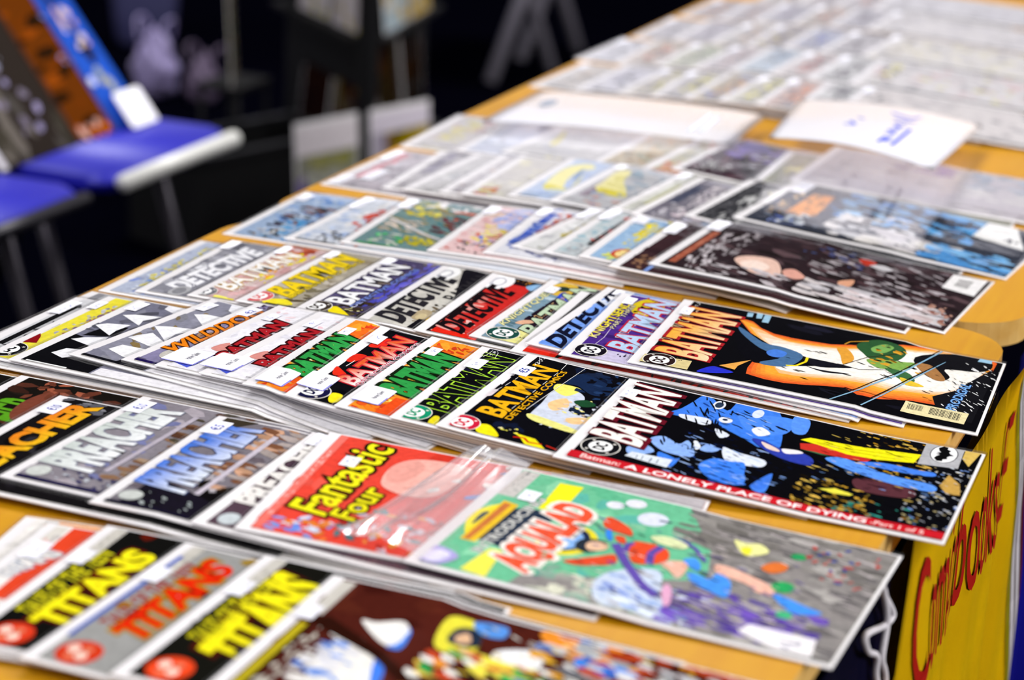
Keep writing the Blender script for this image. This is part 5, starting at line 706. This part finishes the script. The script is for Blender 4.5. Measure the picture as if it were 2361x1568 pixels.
# white topped comics standing on the floor in front of the screen
d = Vector((-1.938+2.006, 4.075-3.881, 0)).normalized()
for cx, cy, lab, bg, ops, sd in ((-2.006, 3.881, 'white topped comic with olive and violet print standing on the floor', '8c8c80', [('p', 'e4dce0', [0, 0, 168, 0, 168, 58, 0, 58]), ('n', ['8c8c40', 'a09c58'], 30, 62, 150, 90, 30, 20, 2, .0), ('n', ['c8c8bc', 'b0b0a0'], 20, 100, 150, 130, 20, 26, 2, .0), ('n', ['4c2488', '5c3498'], 0, 80, 24, 257, 16, 26, 2), ('n', ['48402c', '342c18', '3c2480'], 24, 140, 168, 257, 40, 36, 2)], 401),
                                (-1.932, 4.080, 'white topped comic with ochre print standing behind the wooden table', '8c7810', [('p', 'dcd4e0', [0, 0, 168, 0, 168, 40, 0, 44]), ('p', 'a8a0b0', [0, 40, 40, 40, 40, 257, 0, 257]), ('n', ['70402c', '583048'], 40, 50, 64, 200, 16, 22, 2), ('n', ['a89008', '7c6808', '584c08', 'b8a010'], 64, 44, 168, 257, 60, 28, 2)], 402)):
    standing(lab, Vector((cx, cy, 0)), d, .001, bg, ops, sd, 4, 1.04)
cr = tag(empty('storage_crate', (-2.09, 3.97, 0), math.atan2(d.y, d.x)), 'black storage crate behind the floor standing comics', 'crate')
bm = bmesh.new()
for q in ((-.22, .03, 0, .24, .045, .2), (-.22, .22, 0, .24, .235, .2), (-.22, .045, 0, -.205, .22, .2), (.225, .045, 0, .24, .22, .2), (-.205, .045, 0, .225, .22, .012)): box(bm, *q)
link('crate_body', bm, M_BLACK, cr)
bm = bmesh.new(); box(bm, -.225, .025, .19, .245, .048, .205); box(bm, -.225, .217, .19, .245, .24, .205); link('crate_rim', bm, M_LEG, cr)
standing('narrow pale comic seen nearly edge on behind the chairs', Vector((-2.318, 4.155, 0)), Vector((-.42, .9, 0)), .269, 'c8c0a0', [('n', ['d8b8a8', 'c8c048', '88a898'], 0, 0, 168, 257, 40, 36, 2)], 403, 3)
st = tag(empty('wire_stand', (-2.36, 4.22, 0)), 'dark wire stand holding the narrow pale comic', 'stand')
bm = bmesh.new(); box(bm, -.05, -.06, .255, .06, .09, .268); link('shelf', bm, M_BLACK, st)
for dx, dy in ((-.04, -.05), (.05, -.05), (-.04, .08), (.05, .08)):
    bm = bmesh.new(); tube(bm, [(dx, dy, 0), (dx, dy, .26)], .006, 8); link('leg', bm, M_BLACK, st, True)

# folding table with crossed steel legs, far behind
ft = tag(empty('folding_table', (-2.30, 5.84, 0)), 'folding table with crossed grey steel legs in the dark background', 'table')
bm = bmesh.new(); prism(bm, rrect(-.45, -.12, .45, .5, .04), .70, .725); link('table_top', bm, M_BLACK, ft)
A_, B_ = Vector((.045, .12, 0)), Vector((-.05, -.12, 0)); K = Vector((-.0, .0, .33))
for o in (0, .5):
    off = Vector((-.1*o, o*.7, 0))
    for p, q in ((A_, Vector((-.10, -.14, .70))), (B_, Vector((.10, .14, .70)))):
        bm = bmesh.new(); tube(bm, [p+off, q+off], .019, 10); link('leg', bm, M_PALETUBE, ft, True)
bm = bmesh.new(); tube(bm, [K + Vector((-.02, -.02, 0)), K + Vector((-.07, .37, 0))], .012, 10); link('stretcher', bm, M_TUBE, ft, True)
# pale carrier bags on the floor among the chairs
def carrier(label, c, r, seed, m):
    root = tag(empty('carrier_bag', c), label, 'bag'); rng = random.Random(seed)
    bm = bmesh.new(); bmesh.ops.create_icosphere(bm, subdivisions=4, radius=1)
    ph = [rng.uniform(0, 6) for _ in range(6)]
    for v in bm.verts:
        p = v.co.copy(); n = 1 + .13*math.sin(5*p.x+ph[0]) * math.sin(4*p.y+ph[1]) + .08*math.sin(11*p.z+7*p.x+ph[2]) + .05*math.sin(17*p.y+ph[3])
        z = p.z*n*r[2]; top = max(0, p.z)
        v.co = (p.x*n*r[0]*(1-.45*top), p.y*n*r[1]*(1-.45*top), max(z, -r[2]*.8) + r[2]*.8)
    link('bag_body', bm, m, root, True)
    for s in (-1, 1):
        bm = bmesh.new(); tube(bm, curve_pts([(s*.03, -.03, r[2]*1.6), (s*.045, -.01, r[2]*2.1), (s*.045, .03, r[2]*2.1), (s*.03, .045, r[2]*1.6)], 5), .004, 6); link('handle', bm, m, root, True)
tt = tag(empty('tote_bag', (-3.44, 5.64, 0), .5), 'slate grey fabric tote bag far back behind the leaning books', 'bag')
bm = bmesh.new(); R = []
for z, a, b in ((0, .070, .04), (.02, .085, .05), (.10, .095, .05), (.22, .105, .035), (.34, .11, .015)):
    R.append([bm.verts.new((x, y, z)) for x, y in rrect(-a, -b, a, b, min(b*.9, .03), 4)])
for p, q in zip(R[:-1], R[1:]):
    for k in range(len(p)): bm.faces.new((p[k], p[(k+1) % len(p)], q[(k+1) % len(p)], q[k]))
bm.faces.new(R[0][::-1]); link('bag_body', bm, M_GREYSEAT, tt, True)
for s_ in (-1, 1):
    bm = bmesh.new(); tube(bm, curve_pts([(-.05, s_*.014, .33), (-.04, s_*.016, .46), (.04, s_*.016, .46), (.05, s_*.014, .33)], 6), .006, 8); link('handle', bm, M_GREYSEAT, tt, True)
M_BAG = mat('lilac_plastic', 'a89cd0', .4, .5, noise=.3, nscale=20); M_BAGD = mat('mauve_plastic', '6c5c78', .5, .4, noise=.4, nscale=14)
carrier('lilac plastic bag on the floor behind the leaning books', (-3.06, 5.06, 0), (.062, .05, .095), 3, M_BAG)
carrier('small mauve plastic bag on the dark floor left of the screen', (-2.90, 5.05, 0), (.045, .045, .07), 4, M_BAGD)
